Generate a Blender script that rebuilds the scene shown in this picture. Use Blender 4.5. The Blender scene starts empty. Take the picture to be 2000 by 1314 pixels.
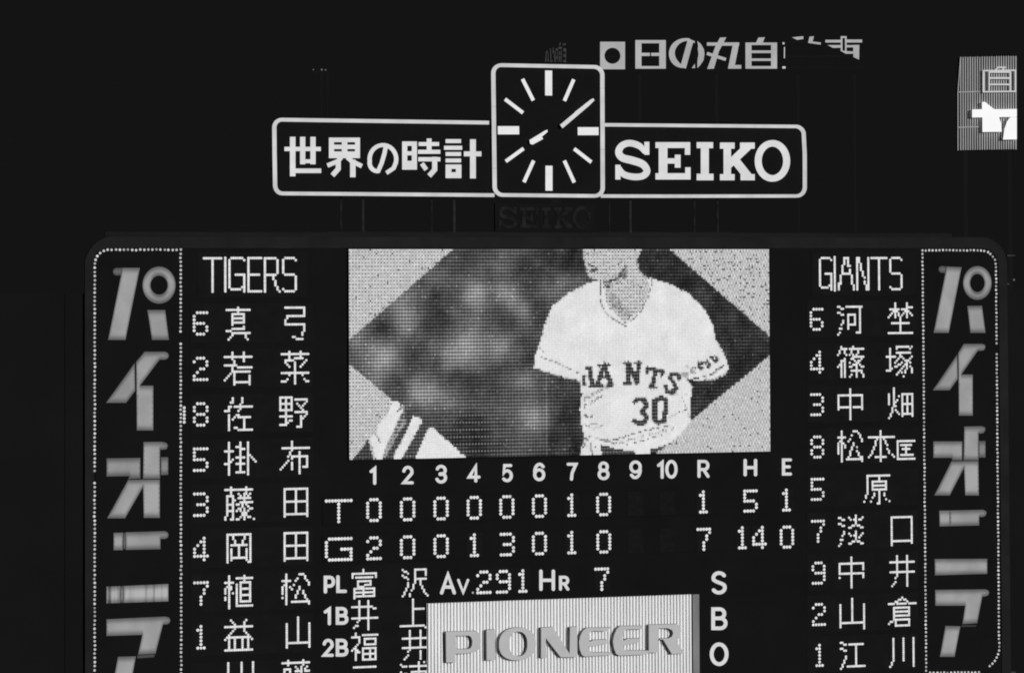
import bpy, math, random
import numpy as np
from mathutils import Vector, Matrix
from mathutils.geometry import tessellate_polygon

SC = bpy.context.scene
COL = SC.collection
random.seed(7)
rng = np.random.default_rng(7)

# ------------------------------------------------------------------ camera
YAW, PITCH, ROLL = map(math.radians, (17.79302, 1.77834, -0.25462))
FPX, CXP, CYP, DIST, HGT = 6343.0, 1000.0, 377.643, 130.0, 24.0
fw = Vector((math.sin(YAW)*math.cos(PITCH), math.cos(YAW)*math.cos(PITCH), math.sin(PITCH)))
r0 = Vector((math.cos(YAW), -math.sin(YAW), 0)); u0 = r0.cross(fw)
RT = r0*math.cos(ROLL) + u0*math.sin(ROLL)
UP = -r0*math.sin(ROLL) + u0*math.cos(ROLL)
CAM = Vector((-DIST*math.sin(YAW), -DIST*math.cos(YAW), HGT))
cd = bpy.data.cameras.new('camera'); co = bpy.data.objects.new('camera', cd); COL.objects.link(co)
co.matrix_world = Matrix(((RT.x, UP.x, -fw.x, CAM.x), (RT.y, UP.y, -fw.y, CAM.y), (RT.z, UP.z, -fw.z, CAM.z), (0, 0, 0, 1)))
cd.sensor_fit = 'HORIZONTAL'; cd.sensor_width = 36.0; cd.lens = 36.0*FPX/2000.0
cd.shift_y = -(657.0-CYP)/2000.0
cd.clip_start = 1.0; cd.clip_end = 5000.0
SC.camera = co

# ------------------------------------------------------------------ night sky, floodlight, exposure
def lin(s):
    s = s/255.0
    return s/12.92 if s <= 0.04045 else ((s+0.055)/1.055)**2.4
W = bpy.data.worlds.new('World'); SC.world = W; W.use_nodes = True
bg = W.node_tree.nodes['Background']; g = lin(20)
bg.inputs['Color'].default_value = (g, g, g, 1); bg.inputs['Strength'].default_value = 1.0
SUN_DIR = Vector((-0.36, 0.90, -0.20)).normalized()
sl = bpy.data.lights.new('floodlight', 'SUN'); sl.energy = 3.3; sl.angle = math.radians(9)
so = bpy.data.objects.new('floodlight', sl); COL.objects.link(so)
so.rotation_euler = SUN_DIR.to_track_quat('-Z', 'Y').to_euler(); so.location = (60, -120, 60)
SC.view_settings.view_transform = 'Standard'; SC.view_settings.look = 'None'
SC.view_settings.exposure = 0; SC.view_settings.gamma = 1; SC.view_settings.use_curve_mapping = False
SC.render.engine = 'CYCLES'
SC.cycles.max_bounces = 4; SC.cycles.filter_width = 1.9

# ------------------------------------------------------------------ materials
def mat(name, albedo, rough=0.8, noise=0.0, scale=2.0, stretch=(1, 1, 1), bump=0.0):
    m = bpy.data.materials.new(name); m.use_nodes = True; nt = m.node_tree
    b = nt.nodes['Principled BSDF']; b.inputs['Roughness'].default_value = rough
    b.inputs['Specular IOR Level'].default_value = 0.0 if albedo < 0.05 else 0.25
    b.inputs['Base Color'].default_value = (albedo, albedo, albedo, 1)
    if noise or bump:
        tc = nt.nodes.new('ShaderNodeTexCoord'); mp = nt.nodes.new('ShaderNodeMapping')
        mp.inputs['Scale'].default_value = stretch
        n = nt.nodes.new('ShaderNodeTexNoise'); n.inputs['Scale'].default_value = scale; n.inputs['Detail'].default_value = 6
        nt.links.new(tc.outputs['Object'], mp.inputs['Vector']); nt.links.new(mp.outputs['Vector'], n.inputs['Vector'])
        r = nt.nodes.new('ShaderNodeMapRange')
        r.inputs['From Min'].default_value = 0.3; r.inputs['From Max'].default_value = 0.7
        r.inputs['To Min'].default_value = albedo*(1-noise); r.inputs['To Max'].default_value = albedo*(1+noise)
        nt.links.new(n.outputs['Fac'], r.inputs['Value']); nt.links.new(r.outputs['Result'], b.inputs['Base Color'])
        if bump:
            bm_ = nt.nodes.new('ShaderNodeBump'); bm_.inputs['Strength'].default_value = bump; bm_.inputs['Distance'].default_value = 0.02
            nt.links.new(n.outputs['Fac'], bm_.inputs['Height']); nt.links.new(bm_.outputs['Normal'], b.inputs['Normal'])
    return m

def emi(name, srgb, noise=0.0, scale=1.0, stretch=(1, 1, 1), attr=None, detail=3.0, lo=0.3, hi=0.7, glow=False):
    m = bpy.data.materials.new(name); m.use_nodes = True; nt = m.node_tree
    for n in list(nt.nodes): nt.nodes.remove(n)
    out = nt.nodes.new('ShaderNodeOutputMaterial'); e = nt.nodes.new('ShaderNodeEmission')
    v = lin(srgb); e.inputs['Color'].default_value = (1, 1, 1, 1); e.inputs['Strength'].default_value = v
    nt.links.new(e.outputs[0], out.inputs['Surface'])
    src = None
    if noise:
        tc = nt.nodes.new('ShaderNodeTexCoord'); mp = nt.nodes.new('ShaderNodeMapping'); mp.inputs['Scale'].default_value = stretch
        n = nt.nodes.new('ShaderNodeTexNoise'); n.inputs['Scale'].default_value = scale; n.inputs['Detail'].default_value = detail
        nt.links.new(tc.outputs['Object'], mp.inputs['Vector']); nt.links.new(mp.outputs['Vector'], n.inputs['Vector'])
        r = nt.nodes.new('ShaderNodeMapRange')
        r.inputs['From Min'].default_value = lo; r.inputs['From Max'].default_value = hi
        r.inputs['To Min'].default_value = v*(1-noise); r.inputs['To Max'].default_value = v*(1+noise*0.4)
        nt.links.new(n.outputs['Fac'], r.inputs['Value']); src = r.outputs['Result']
    if attr:
        a = nt.nodes.new('ShaderNodeAttribute'); a.attribute_name = attr
        mu = nt.nodes.new('ShaderNodeMath'); mu.operation = 'MULTIPLY'
        nt.links.new(a.outputs['Fac'], mu.inputs[0])
        if src: nt.links.new(src, mu.inputs[1])
        else: mu.inputs[1].default_value = v
        src = mu.outputs[0]
    if glow:
        a = nt.nodes.new('ShaderNodeAttribute'); a.attribute_name = 'glow'
        mu = nt.nodes.new('ShaderNodeMath'); mu.operation = 'MULTIPLY'
        nt.links.new(a.outputs['Fac'], mu.inputs[0]); nt.links.new(src, mu.inputs[1]); src = mu.outputs[0]
    if src: nt.links.new(src, e.inputs['Strength'])
    return m

M = dict(
    panel=mat('matt_black_panel', 0.0078, noise=0.10, scale=0.6),
    module=mat('lamp_module_face', 0.0088, noise=0.12, scale=1.5),
    cell=mat('dark_lamp_cells', 0.0091, noise=0.15, scale=6),
    frame=mat('dark_painted_frame', 0.0150, noise=0.18, scale=0.8),
    beam=mat('dark_steel_beam', 0.0125, noise=0.2, scale=0.8, stretch=(0.3, 1, 3)),
    post=mat('dull_steel_post', 0.0200, noise=0.35, scale=2.5),
    unlit=mat('unlit_letter_face', 0.0125, noise=0.5, scale=3),
    signback=mat('black_sign_back', 0.0080, noise=0.1, scale=1),
    rib=mat('white_ribbed_metal', 0.80, rough=0.45, noise=0.06, scale=1.2, stretch=(2.0, 1, .25)),
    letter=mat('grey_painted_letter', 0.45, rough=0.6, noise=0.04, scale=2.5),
    side=mat('letter_return_shade', 0.30, rough=0.7, noise=0.05, scale=3),  # shade painted in: return sides darker than the letter fronts
    endp=mat('grey_end_panel', 0.17, rough=0.7, noise=0.25, scale=1.0, stretch=(1, 1, .4)),
    endb=mat('grey_bracket', 0.045, noise=0.3, scale=3),
    farrib=mat('grey_ribbed_sign', 0.40, rough=0.6, noise=0.15, scale=0.6, stretch=(3, 1, .3)),
    farback=mat('grey_sign_back', 0.13, rough=0.8, noise=0.15, scale=0.6),
    night=mat('unlit_concrete', 0.0078, noise=0.1, scale=0.1),
    wall=mat('sky_toned_wall', 0.0080, noise=0.10, scale=0.25),
    farpost=mat('far_dark_steel', 0.0108, noise=0.1, scale=0.3),
    ground=mat('dark_turf', 0.012, noise=0.3, scale=0.4),
    e_bulb=emi('bulb_light', 226, attr='lamp'),
    e_border=emi('border_bulb_light', 205, attr='lamp'),
    e_name=emi('name_lamp_light', 226, attr='lamp'),
    e_screen=emi('screen_lamp_light', 255, attr='lamp'),
    e_head=emi('backlit_heading', 216, noise=0.12, scale=2.5),
    e_sign=emi('backlit_sign_letter', 220, noise=0.10, scale=1.4),
    e_tube=emi('light_tube', 206, noise=0.16, scale=1.2),
    e_mark=emi('hour_mark_light', 232, noise=0.06, scale=1.5),
    e_kana=emi('dim_backlit_letter', 152, noise=0.16, scale=0.75, attr='lamp', lo=0.38, hi=0.66, glow=True),
    e_streak=emi('streaky_backlit_letter', 154, noise=0.62, scale=1.0, stretch=(4.2, 0.1, 0.12), attr='lamp', detail=4, lo=0.34, hi=0.52, glow=True),
    e_far=emi('far_neon_letter', 176, noise=0.18, scale=0.30),
    e_fardim=emi('faint_neon_letter', 66, noise=0.45, scale=1.5),
    e_white=emi('bright_neon_shape', 250, noise=0.03, scale=0.5),
    e_outline=emi('neon_outline', 205, noise=0.1, scale=0.5),
    e_spot=emi('small_lamp', 95),
)

# ------------------------------------------------------------------ scene tree
def tag(o, label=None, cat=None, group=None, kind=None):
    if label: o['label'] = label
    if cat: o['category'] = cat
    if group: o['group'] = group
    if kind: o['kind'] = kind
    return o

class Frame:
    """local frame of a flat-fronted thing: x to the right, z up, -y towards its front"""
    def __init__(self, loc, yaw=0.0):
        self.loc = Vector(loc); self.yaw = yaw
        self.X = Vector((math.cos(yaw), math.sin(yaw), 0)); self.N = Vector((-math.sin(yaw), math.cos(yaw), 0))
    def at(self, px, py, d=0.0):
        dr = fw + RT*((px-CXP)/FPX) - UP*((py-CYP)/FPX)
        o = self.loc - self.N*d
        t = (o-CAM).dot(self.N)/dr.dot(self.N)
        p = CAM + dr*t - self.loc
        return (p.dot(self.X), p.z)
    def thing(self, name, label, cat, group=None):
        e = bpy.data.objects.new(name, None); COL.objects.link(e)
        e.location = self.loc; e.rotation_euler = (0, 0, self.yaw); e.empty_display_size = 0.5
        return tag(e, label, cat, group)

class MB:
    def __init__(self): self.v = []; self.f = []; self.a = []; self.gl = {}
    def poly(self, pts, d0, d1, holes=(), lamp=1.0):
        """polygon (local x,z) extruded from depth d0 (back) to d1 (front), with optional holes"""
        loops = [list(pts)] + [list(h) for h in holes]
        def area(L): return sum(L[i][0]*L[(i+1) % len(L)][1]-L[(i+1) % len(L)][0]*L[i][1] for i in range(len(L)))
        if area(loops[0]) < 0: loops[0].reverse()
        for h in loops[1:]:
            if area(h) > 0: h.reverse()
        base = len(self.v); n = sum(map(len, loops))
        flat = [p for L in loops for p in L]
        tris = tessellate_polygon([[Vector((p[0], p[1], 0)) for p in L] for L in loops])
        self.v += [(p[0], -d1, p[1]) for p in flat] + [(p[0], -d0, p[1]) for p in flat]
        for t in tris:
            a, b, c = [flat[i] for i in t]
            cr = (b[0]-a[0])*(c[1]-a[1])-(b[1]-a[1])*(c[0]-a[0])
            t = t if cr > 0 else (t[0], t[2], t[1])
            self.f.append(tuple(base+i for i in t)); self.a.append(lamp)
            self.f.append((base+n+t[0], base+n+t[2], base+n+t[1])); self.a.append(lamp)
        k = base
        for L in loops:
            m = len(L)
            for i in range(m):
                j = (i+1) % m
                self.f.append((k+i, k+n+i, k+n+j, k+j)); self.a.append(lamp)
            k += m
    def box(self, x0, z0, x1, z1, d0, d1, lamp=1.0):
        self.poly([(min(x0, x1), min(z0, z1)), (max(x0, x1), min(z0, z1)), (max(x0, x1), max(z0, z1)), (min(x0, x1), max(z0, z1))], d0, d1, lamp=lamp)
    def strip(self, pts, w, d0, d1, closed=False, caps=False, lamp=1.0):
        """mitred band of width w (scalar or per point) along pts"""
        P = [Vector(p) for p in pts]; n = len(P)
        ws = w if isinstance(w, (list, tuple)) else [w]*n
        L = []; R = []
        for i in range(n):
            a = P[i-1] if (i > 0 or closed) else None
            b = P[(i+1) % n] if (i < n-1 or closed) else None
            t1 = (P[i]-a).normalized() if a is not None else (b-P[i]).normalized()
            t2 = (b-P[i]).normalized() if b is not None else t1
            n1 = Vector((-t1.y, t1.x)); n2 = Vector((-t2.y, t2.x)); m = n1+n2
            if m.length < 1e-6: m = n1.copy()
            m.normalize(); s = ws[i]/2/max(0.45, m.dot(n1))
            L.append(P[i]+m*s); R.append(P[i]-m*s)
        base = len(self.v)
        for d in (d1, d0):
            self.v += [(p.x, -d, p.y) for p in L] + [(p.x, -d, p.y) for p in R]
        o = 2*n; seg = n if closed else n-1
        for i in range(seg):
            j = (i+1) % n
            self.f += [(base+i, base+n+i, base+n+j, base+j), (base+o+i, base+o+j, base+o+n+j, base+o+n+i),
                       (base+i, base+j, base+o+j, base+o+i), (base+n+i, base+o+n+i, base+o+n+j, base+n+j)]
            self.a += [lamp]*4
        if not closed:
            for i in (0, n-1):
                self.f.append((base+i, base+o+i, base+o+n+i, base+n+i)); self.a.append(lamp)
            if caps:
                for i in (0, n-1):
                    self.poly([(P[i].x+math.cos(q*math.pi/7)*ws[i]/2, P[i].y+math.sin(q*math.pi/7)*ws[i]/2) for q in range(14)], d0, d1-0.002, lamp=lamp)
    def bulb(self, x, z, r, d, lamp=1.0, n=8, rz=None):
        base = len(self.v); rz = rz or r
        for k, (rr, dd) in enumerate(((1.0, 0.0), (0.72, 0.6*r), (0.0, 0.85*r))):
            if rr == 0: self.v.append((x, -(d+dd), z))
            else: self.v += [(x+math.cos(2*math.pi*i/n)*r*rr, -(d+dd), z+math.sin(2*math.pi*i/n)*rz*rr) for i in range(n)]
        for i in range(n):
            j = (i+1) % n
            self.f += [(base+i, base+j, base+n+j, base+n+i), (base+n+i, base+n+j, base+2*n)]
            self.a += [lamp, lamp]
    def glow(self, pts, d0, d1, holes=(), lamp=1.0):
        """box letter: dimly glowing return sides, glowing face with tube light fall-off painted in towards its rim"""
        loops = [list(pts)]+[list(h) for h in holes]
        flat = [p for L in loops for p in L]
        tris = [tuple(flat[i] for i in t) for t in tessellate_polygon([[Vector((p[0], p[1], 0)) for p in L] for L in loops])]
        done = []; stack = list(tris)
        while stack:
            t = stack.pop(); e = [math.dist(t[i], t[(i+1) % 3]) for i in range(3)]; k = e.index(max(e))
            if e[k] < 0.11: done.append(t); continue
            a, b, c = t[k], t[(k+1) % 3], t[(k+2) % 3]; mm = ((a[0]+b[0])/2, (a[1]+b[1])/2)
            stack += [(a, mm, c), (mm, b, c)]
        segs = [(L[i], L[(i+1) % len(L)]) for L in loops for i in range(len(L))]
        cache = {}
        def lv(p):
            key = (round(p[0], 4), round(p[1], 4))
            if key not in cache:
                dm = 9.0
                for a, b in segs:
                    ax, az, bx, bz, qx, qz = a[0]*6, a[1], b[0]*6, b[1], p[0]*6, p[1]
                    L2 = (bx-ax)**2+(bz-az)**2+1e-9; t = max(0, min(1, ((qx-ax)*(bx-ax)+(qz-az)*(bz-az))/L2))
                    dm = min(dm, math.hypot(qx-ax-t*(bx-ax), qz-az-t*(bz-az)))
                x = min(1.0, dm/0.26); cache[key] = 0.42+0.70*(x*x*(3-2*x))
            return cache[key]
        for t in done:
            a, b, c = t; base = len(self.v)
            if (b[0]-a[0])*(c[1]-a[1])-(b[1]-a[1])*(c[0]-a[0]) < 0: b, c = c, b
            self.v += [(q[0], -d1, q[1]) for q in (a, b, c)]; self.f.append((base, base+1, base+2)); self.a.append(lamp)
            for i, q in enumerate((a, b, c)): self.gl[base+i] = lv(q)
        for L in loops:
            base = len(self.v); m_ = len(L)
            self.v += [(p[0], -d1, p[1]) for p in L]+[(p[0], -d0, p[1]) for p in L]
            for i in range(2*m_): self.gl[base+i] = 0.25
            for i in range(m_):
                j = (i+1) % m_; self.f.append((base+i, base+m_+i, base+m_+j, base+j)); self.a.append(lamp)
    def build(self, name, m, parent=None, label=None, kind=None):
        me = bpy.data.meshes.new(name); me.from_pydata(self.v, [], self.f); me.update()
        at = me.attributes.new('lamp', 'FLOAT', 'FACE'); at.data.foreach_set('value', np.array(self.a, dtype=np.float32))
        if self.gl:
            ga = me.attributes.new('glow', 'FLOAT', 'POINT'); ga.data.foreach_set('value', np.array([self.gl.get(i, 1.0) for i in range(len(self.v))], dtype=np.float32))
        mats = m if isinstance(m, (list, tuple)) else [m]
        for q in mats: me.materials.append(q)
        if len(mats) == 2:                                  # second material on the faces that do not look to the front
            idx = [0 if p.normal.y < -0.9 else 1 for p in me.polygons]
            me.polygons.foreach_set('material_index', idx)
        o = bpy.data.objects.new(name, me); COL.objects.link(o)
        if parent is not None: o.parent = parent
        if label: o['label'] = label
        if kind: o['kind'] = kind
        return o

def crop(x, y, s): return lambda p: (x+p[0]/s, y+p[1]/s)
def S(t, c=None):
    """'x,y x,y | x,y x,y' -> list of point lists, mapped by c"""
    out = []
    for part in t.split('|'):
        L = [tuple(float(k) for k in q.split(',')) for q in part.split()]
        out.append([c(p) for p in L] if c else L)
    return out
def ell(cx, cy, rx, ry, a0=0, a1=360, n=40):
    full = abs(a1-a0) >= 360
    k = n if full else n+1
    return [(cx+rx*math.cos(math.radians(a0+(a1-a0)*i/n)), cy+ry*math.sin(math.radians(a0+(a1-a0)*i/n))) for i in range(k)]
def smoothpath(P_, W_, n=5):
    """Catmull-Rom through the points, widths along"""
    Q_ = [P_[0]]+list(P_)+[P_[-1]]; V_ = [W_[0]]+list(W_)+[W_[-1]]; op = []; ow = []
    for i in range(1, len(Q_)-2):
        a, b, c, d = Q_[i-1], Q_[i], Q_[i+1], Q_[i+2]
        for k in range(n):
            t = k/n
            op.append(tuple(0.5*((2*b[j])+(-a[j]+c[j])*t+(2*a[j]-5*b[j]+4*c[j]-d[j])*t*t+(-a[j]+3*b[j]-3*c[j]+d[j])*t**3) for j in (0, 1)))
            ow.append(V_[i]+(V_[i+1]-V_[i])*t)
    return op+[tuple(P_[-1])], ow+[W_[-1]]
def rrect(c4, r, n=7):
    """rounded rectangle through corner points tl,tr,br,bl with radius r, in picture units"""
    out = []
    for i in range(4):
        p = Vector(c4[i]); a = (Vector(c4[i-1])-p).normalized(); b = (Vector(c4[(i+1) % 4])-p).normalized()
        s = p+a*r; e = p+b*r
        for k in range(n+1):
            t = k/n*math.pi/2
            cc = p+a*r+b*r
            q = cc - b*r*math.cos(t) - a*r*math.sin(t)
            out.append((q.x, q.y))
    return out

# ------------------------------------------------------------------ the ground and what carries the board
gm = MB(); gm.v = [(-1500, -600, 0), (1500, -600, 0), (1500, 2500, 0), (-1500, 2500, 0)]; gm.f = [(0, 1, 2, 3)]; gm.a = [1]
tag(gm.build('ground', M['ground']), kind='structure')
st = MB()
prof = [(-14, 0), (-14, 1.2), (-10, 1.2), (-10, 2.4), (-6, 2.4), (-6, 3.6), (-3.2, 3.6), (-3.2, 4.6), (9, 4.6), (9, 0)]
n = len(prof)
for x in (-60, 60): st.v += [(x, p[0], p[1]) for p in prof]
st.f = [tuple(range(n-1, -1, -1)), tuple(range(n, 2*n))] + [(i, (i+1) % n, n+(i+1) % n, n+i) for i in range(n)]
st.a = [1]*len(st.f)
tag(st.build('grandstand', M['night']), kind='structure')
sw = MB()
for i in range(20):                                  # added dark wall, toned like the night sky to hide the ground, bay by bay
    sw.box(-60+6*i+0.01, 4.6, -54+6*i-0.01, 24.1, -0.6, -0.105-0.004*(i % 2))
tag(sw.build('backdrop_wall', M['wall']), kind='structure')

# ------------------------------------------------------------------ the main scoreboard
F0 = Frame((0, 0, HGT))
BOARD = F0.thing('scoreboard', 'huge black baseball scoreboard with lit lamp lettering and a video screen', 'scoreboard')
BOARD.location = (0, 0, 4.6); F0.loc = Vector((0, 0, 4.6))
P = F0.at
xl, ztop = P(165.5, 461.5); xr = P(1966, 470)[0]
zbot = 5.6-4.6
ixl = P(183, 600)[0]; ixr = P(1953, 900)[0]; iz = P(1000, 485)[1]
def rr(x0, z0, x1, z1, r, k=8):
    o = []
    for cx, cz, a in ((x1-r, z1-r, 0), (x0+r, z1-r, 90), (x0+r, z0+r, 180), (x1-r, z0+r, 270)):
        o += [(cx+r*math.cos(math.radians(a+90*i/k)), cz+r*math.sin(math.radians(a+90*i/k))) for i in range(k+1)]
    return o
b = MB(); b.poly(rr(xl, zbot, xr, ztop, 1.15), -0.10, 0.03, holes=[rr(ixl, zbot+0.45, ixr, iz, 0.75)]); b.build('frame', M['frame'], BOARD)
b = MB(); b.box(ixl-0.1, zbot+0.3, ixr+0.1, iz+0.1, -0.09, 0.0); b.build('back_panel', M['panel'], BOARD)
b = MB(); x0, z0 = P(205, 456); x1, _ = P(1858, 456); b.box(x0, z0-0.11, x1, z0+0.06, -0.08, 0.045); b.build('top_beam', M['beam'], BOARD)

# ---- lamp letters
PU = (P(496, 900)[0]-P(444, 900)[0])/14.0
PV = (P(470, 690)[1]-P(470, 751.6)[1])/15.0
def lamp(): return float(np.clip(rng.normal(1.0, 0.07), 0.7, 1.12))
def dots(strokes, d, pu, pv, parent, name, material, r, label=None):
    """lamps on a regular grid lit along the given strokes (picture units)"""
    L = [[P(x, y, d) for x, y in s] for s in strokes]
    ux = min(p[0] for s in L for p in s); vz = max(p[1] for s in L for p in s)
    on = set()
    for s in L:
        q = [((p[0]-ux)/pu, (vz-p[1])/pv) for p in s]
        if len(q) == 1: q = q*2
        for a, c in zip(q, q[1:]):
            k = max(1, int(round(max(abs(c[0]-a[0]), abs(c[1]-a[1])))))
            for i in range(k+1):
                t = i/k; on.add((int(round(a[0]+(c[0]-a[0])*t)), int(round(a[1]+(c[1]-a[1])*t))))
    m = MB()
    for (i, j) in sorted(on): m.bulb(ux+i*pu, vz-j*pv, r, d, lamp())
    return m.build(name, material, parent, label, 'stuff')

def plate(box, parent, d=0.012, name='name_display', label=None, m='module'):
    x0, y0, x1, y1 = box; a = P(x0, y0, d); c = P(x0, y1, d); e = P(x1, y1, d); b_ = MB(); b_.box(a[0], c[1]+0.012, e[0], a[1], 0.0, d)
    return b_.build(name, M[m], parent, label)

cA, cB, cC, cD, cE = (crop(360, y, 7.143) for y in (480, 660, 840, 1020, 1140))
cR1, cR2, cR3, cR4, cR5 = (crop(1550, y, 7.692) for y in (480, 660, 830, 990, 1144))
cM = crop(620, 1094, 5.971)
DIG = {'0': '01110 10001 10001 10001 10001 10001 01110', '1': '00100 01100 00100 00100 00100 00100 01110',
       '2': '01110 10001 00001 00110 01000 10000 11111', '3': '11110 00001 00001 01110 00001 00001 11110',
       '4': '00010 00110 01010 10010 10010 11111 00010', '5': '11111 10000 10000 11110 00001 00001 11110',
       '6': '01111 10000 10000 11110 10001 10001 01110', '7': '11111 00001 00010 00010 00100 00100 00100',
       '8': '01110 10001 10001 01110 10001 10001 01110', '9': '01110 10001 10001 01111 00001 00001 11110',
       'T': '111111111 000010000 000010000 000010000 000010000 000010000 000010000',
       'G': '011111111 100000000 100000000 100001111 100000001 100000001 011111111'}
DIG['4'] = '00010 00110 01010 10010 10010 11111 00010'
DIG['7'] = '11111 00001 00010 00010 00100 00100 00100'
DU = (P(404, 900)[0]-P(379.2, 900)[0])/4.0
DV = (P(392, 610)[1]-P(392, 651.7)[1])/6.0
def digit(ch, px, py, parent, du, dv, r, name='digit', d=0.05, cells=False):
    cx, cz = P(px, py, d); rows = DIG[ch].split(); w = len(rows[0]); m = MB(); m2 = MB()
    for j, row in enumerate(rows):
        for i, c in enumerate(row):
            x = cx+(i-(w-1)/2)*du; z = cz-(j-3)*dv
            if c == '1': m.bulb(x, z, r, d, lamp())
            else: m2.bulb(x, z, r*0.8, d-0.02, 1.0, n=6)
    o = m.build(name, M['e_bulb'], parent, kind='stuff')
    return o

# team names
tp = plate((385, 493, 600, 582), BOARD, name='team_name_display', label='display reading TIGERS above the left line-up')
for t in ('275,175 515,175 | 397,175 397,640', '572,170 572,645',
          '840,215 808,172 655,172 630,205 630,575 660,603 785,603 808,565 | 715,405 838,405 838,645',
          '895,172 895,635 1072,635 | 895,175 1070,175 | 895,405 1045,405',
          '1125,640 1125,175 1275,175 1300,205 1300,375 1275,405 1125,405 | 1240,405 1240,465 1268,495 1268,545 1300,575 1300,605 1335,640',
          '1560,215 1528,172 1400,172 1380,200 1380,370 1410,405 1535,405 1560,430 1560,605 1535,635 1410,635 1380,600'):
    dots(S(t, cA), 0.04, PU*1.113, PV*0.99, tp, 'letter', M['e_name'], 0.052)
tp = plate((1585, 492, 1790, 578), BOARD, name='team_name_display', label='display reading GIANTS above the right line-up')
for t in ('565,225 545,185 420,185 398,215 398,595 425,625 520,625 540,585 | 475,418 570,418 570,660', '620,170 620,665',
          '680,660 680,580 705,560 705,440 731,415 731,310 757,285 757,185 817,185 817,290 845,315 845,415 870,440 870,560 897,590 897,660 | 731,420 845,420',
          '957,660 957,185 981,185 981,255 1010,270 1010,350 1037,380 1037,460 1065,490 1065,560 1095,590 1095,655 | 1123,185 1123,655',
          '1170,185 1405,185 | 1290,185 1290,660',
          '1625,220 1600,183 1475,183 1455,205 1455,395 1485,415 1600,415 1625,435 1625,625 1600,650 1480,650 1455,610'):
    dots(S(t, cR1), 0.04, PU*1.113, PV*0.99, tp, 'letter', M['e_name'], 0.052)

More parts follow.
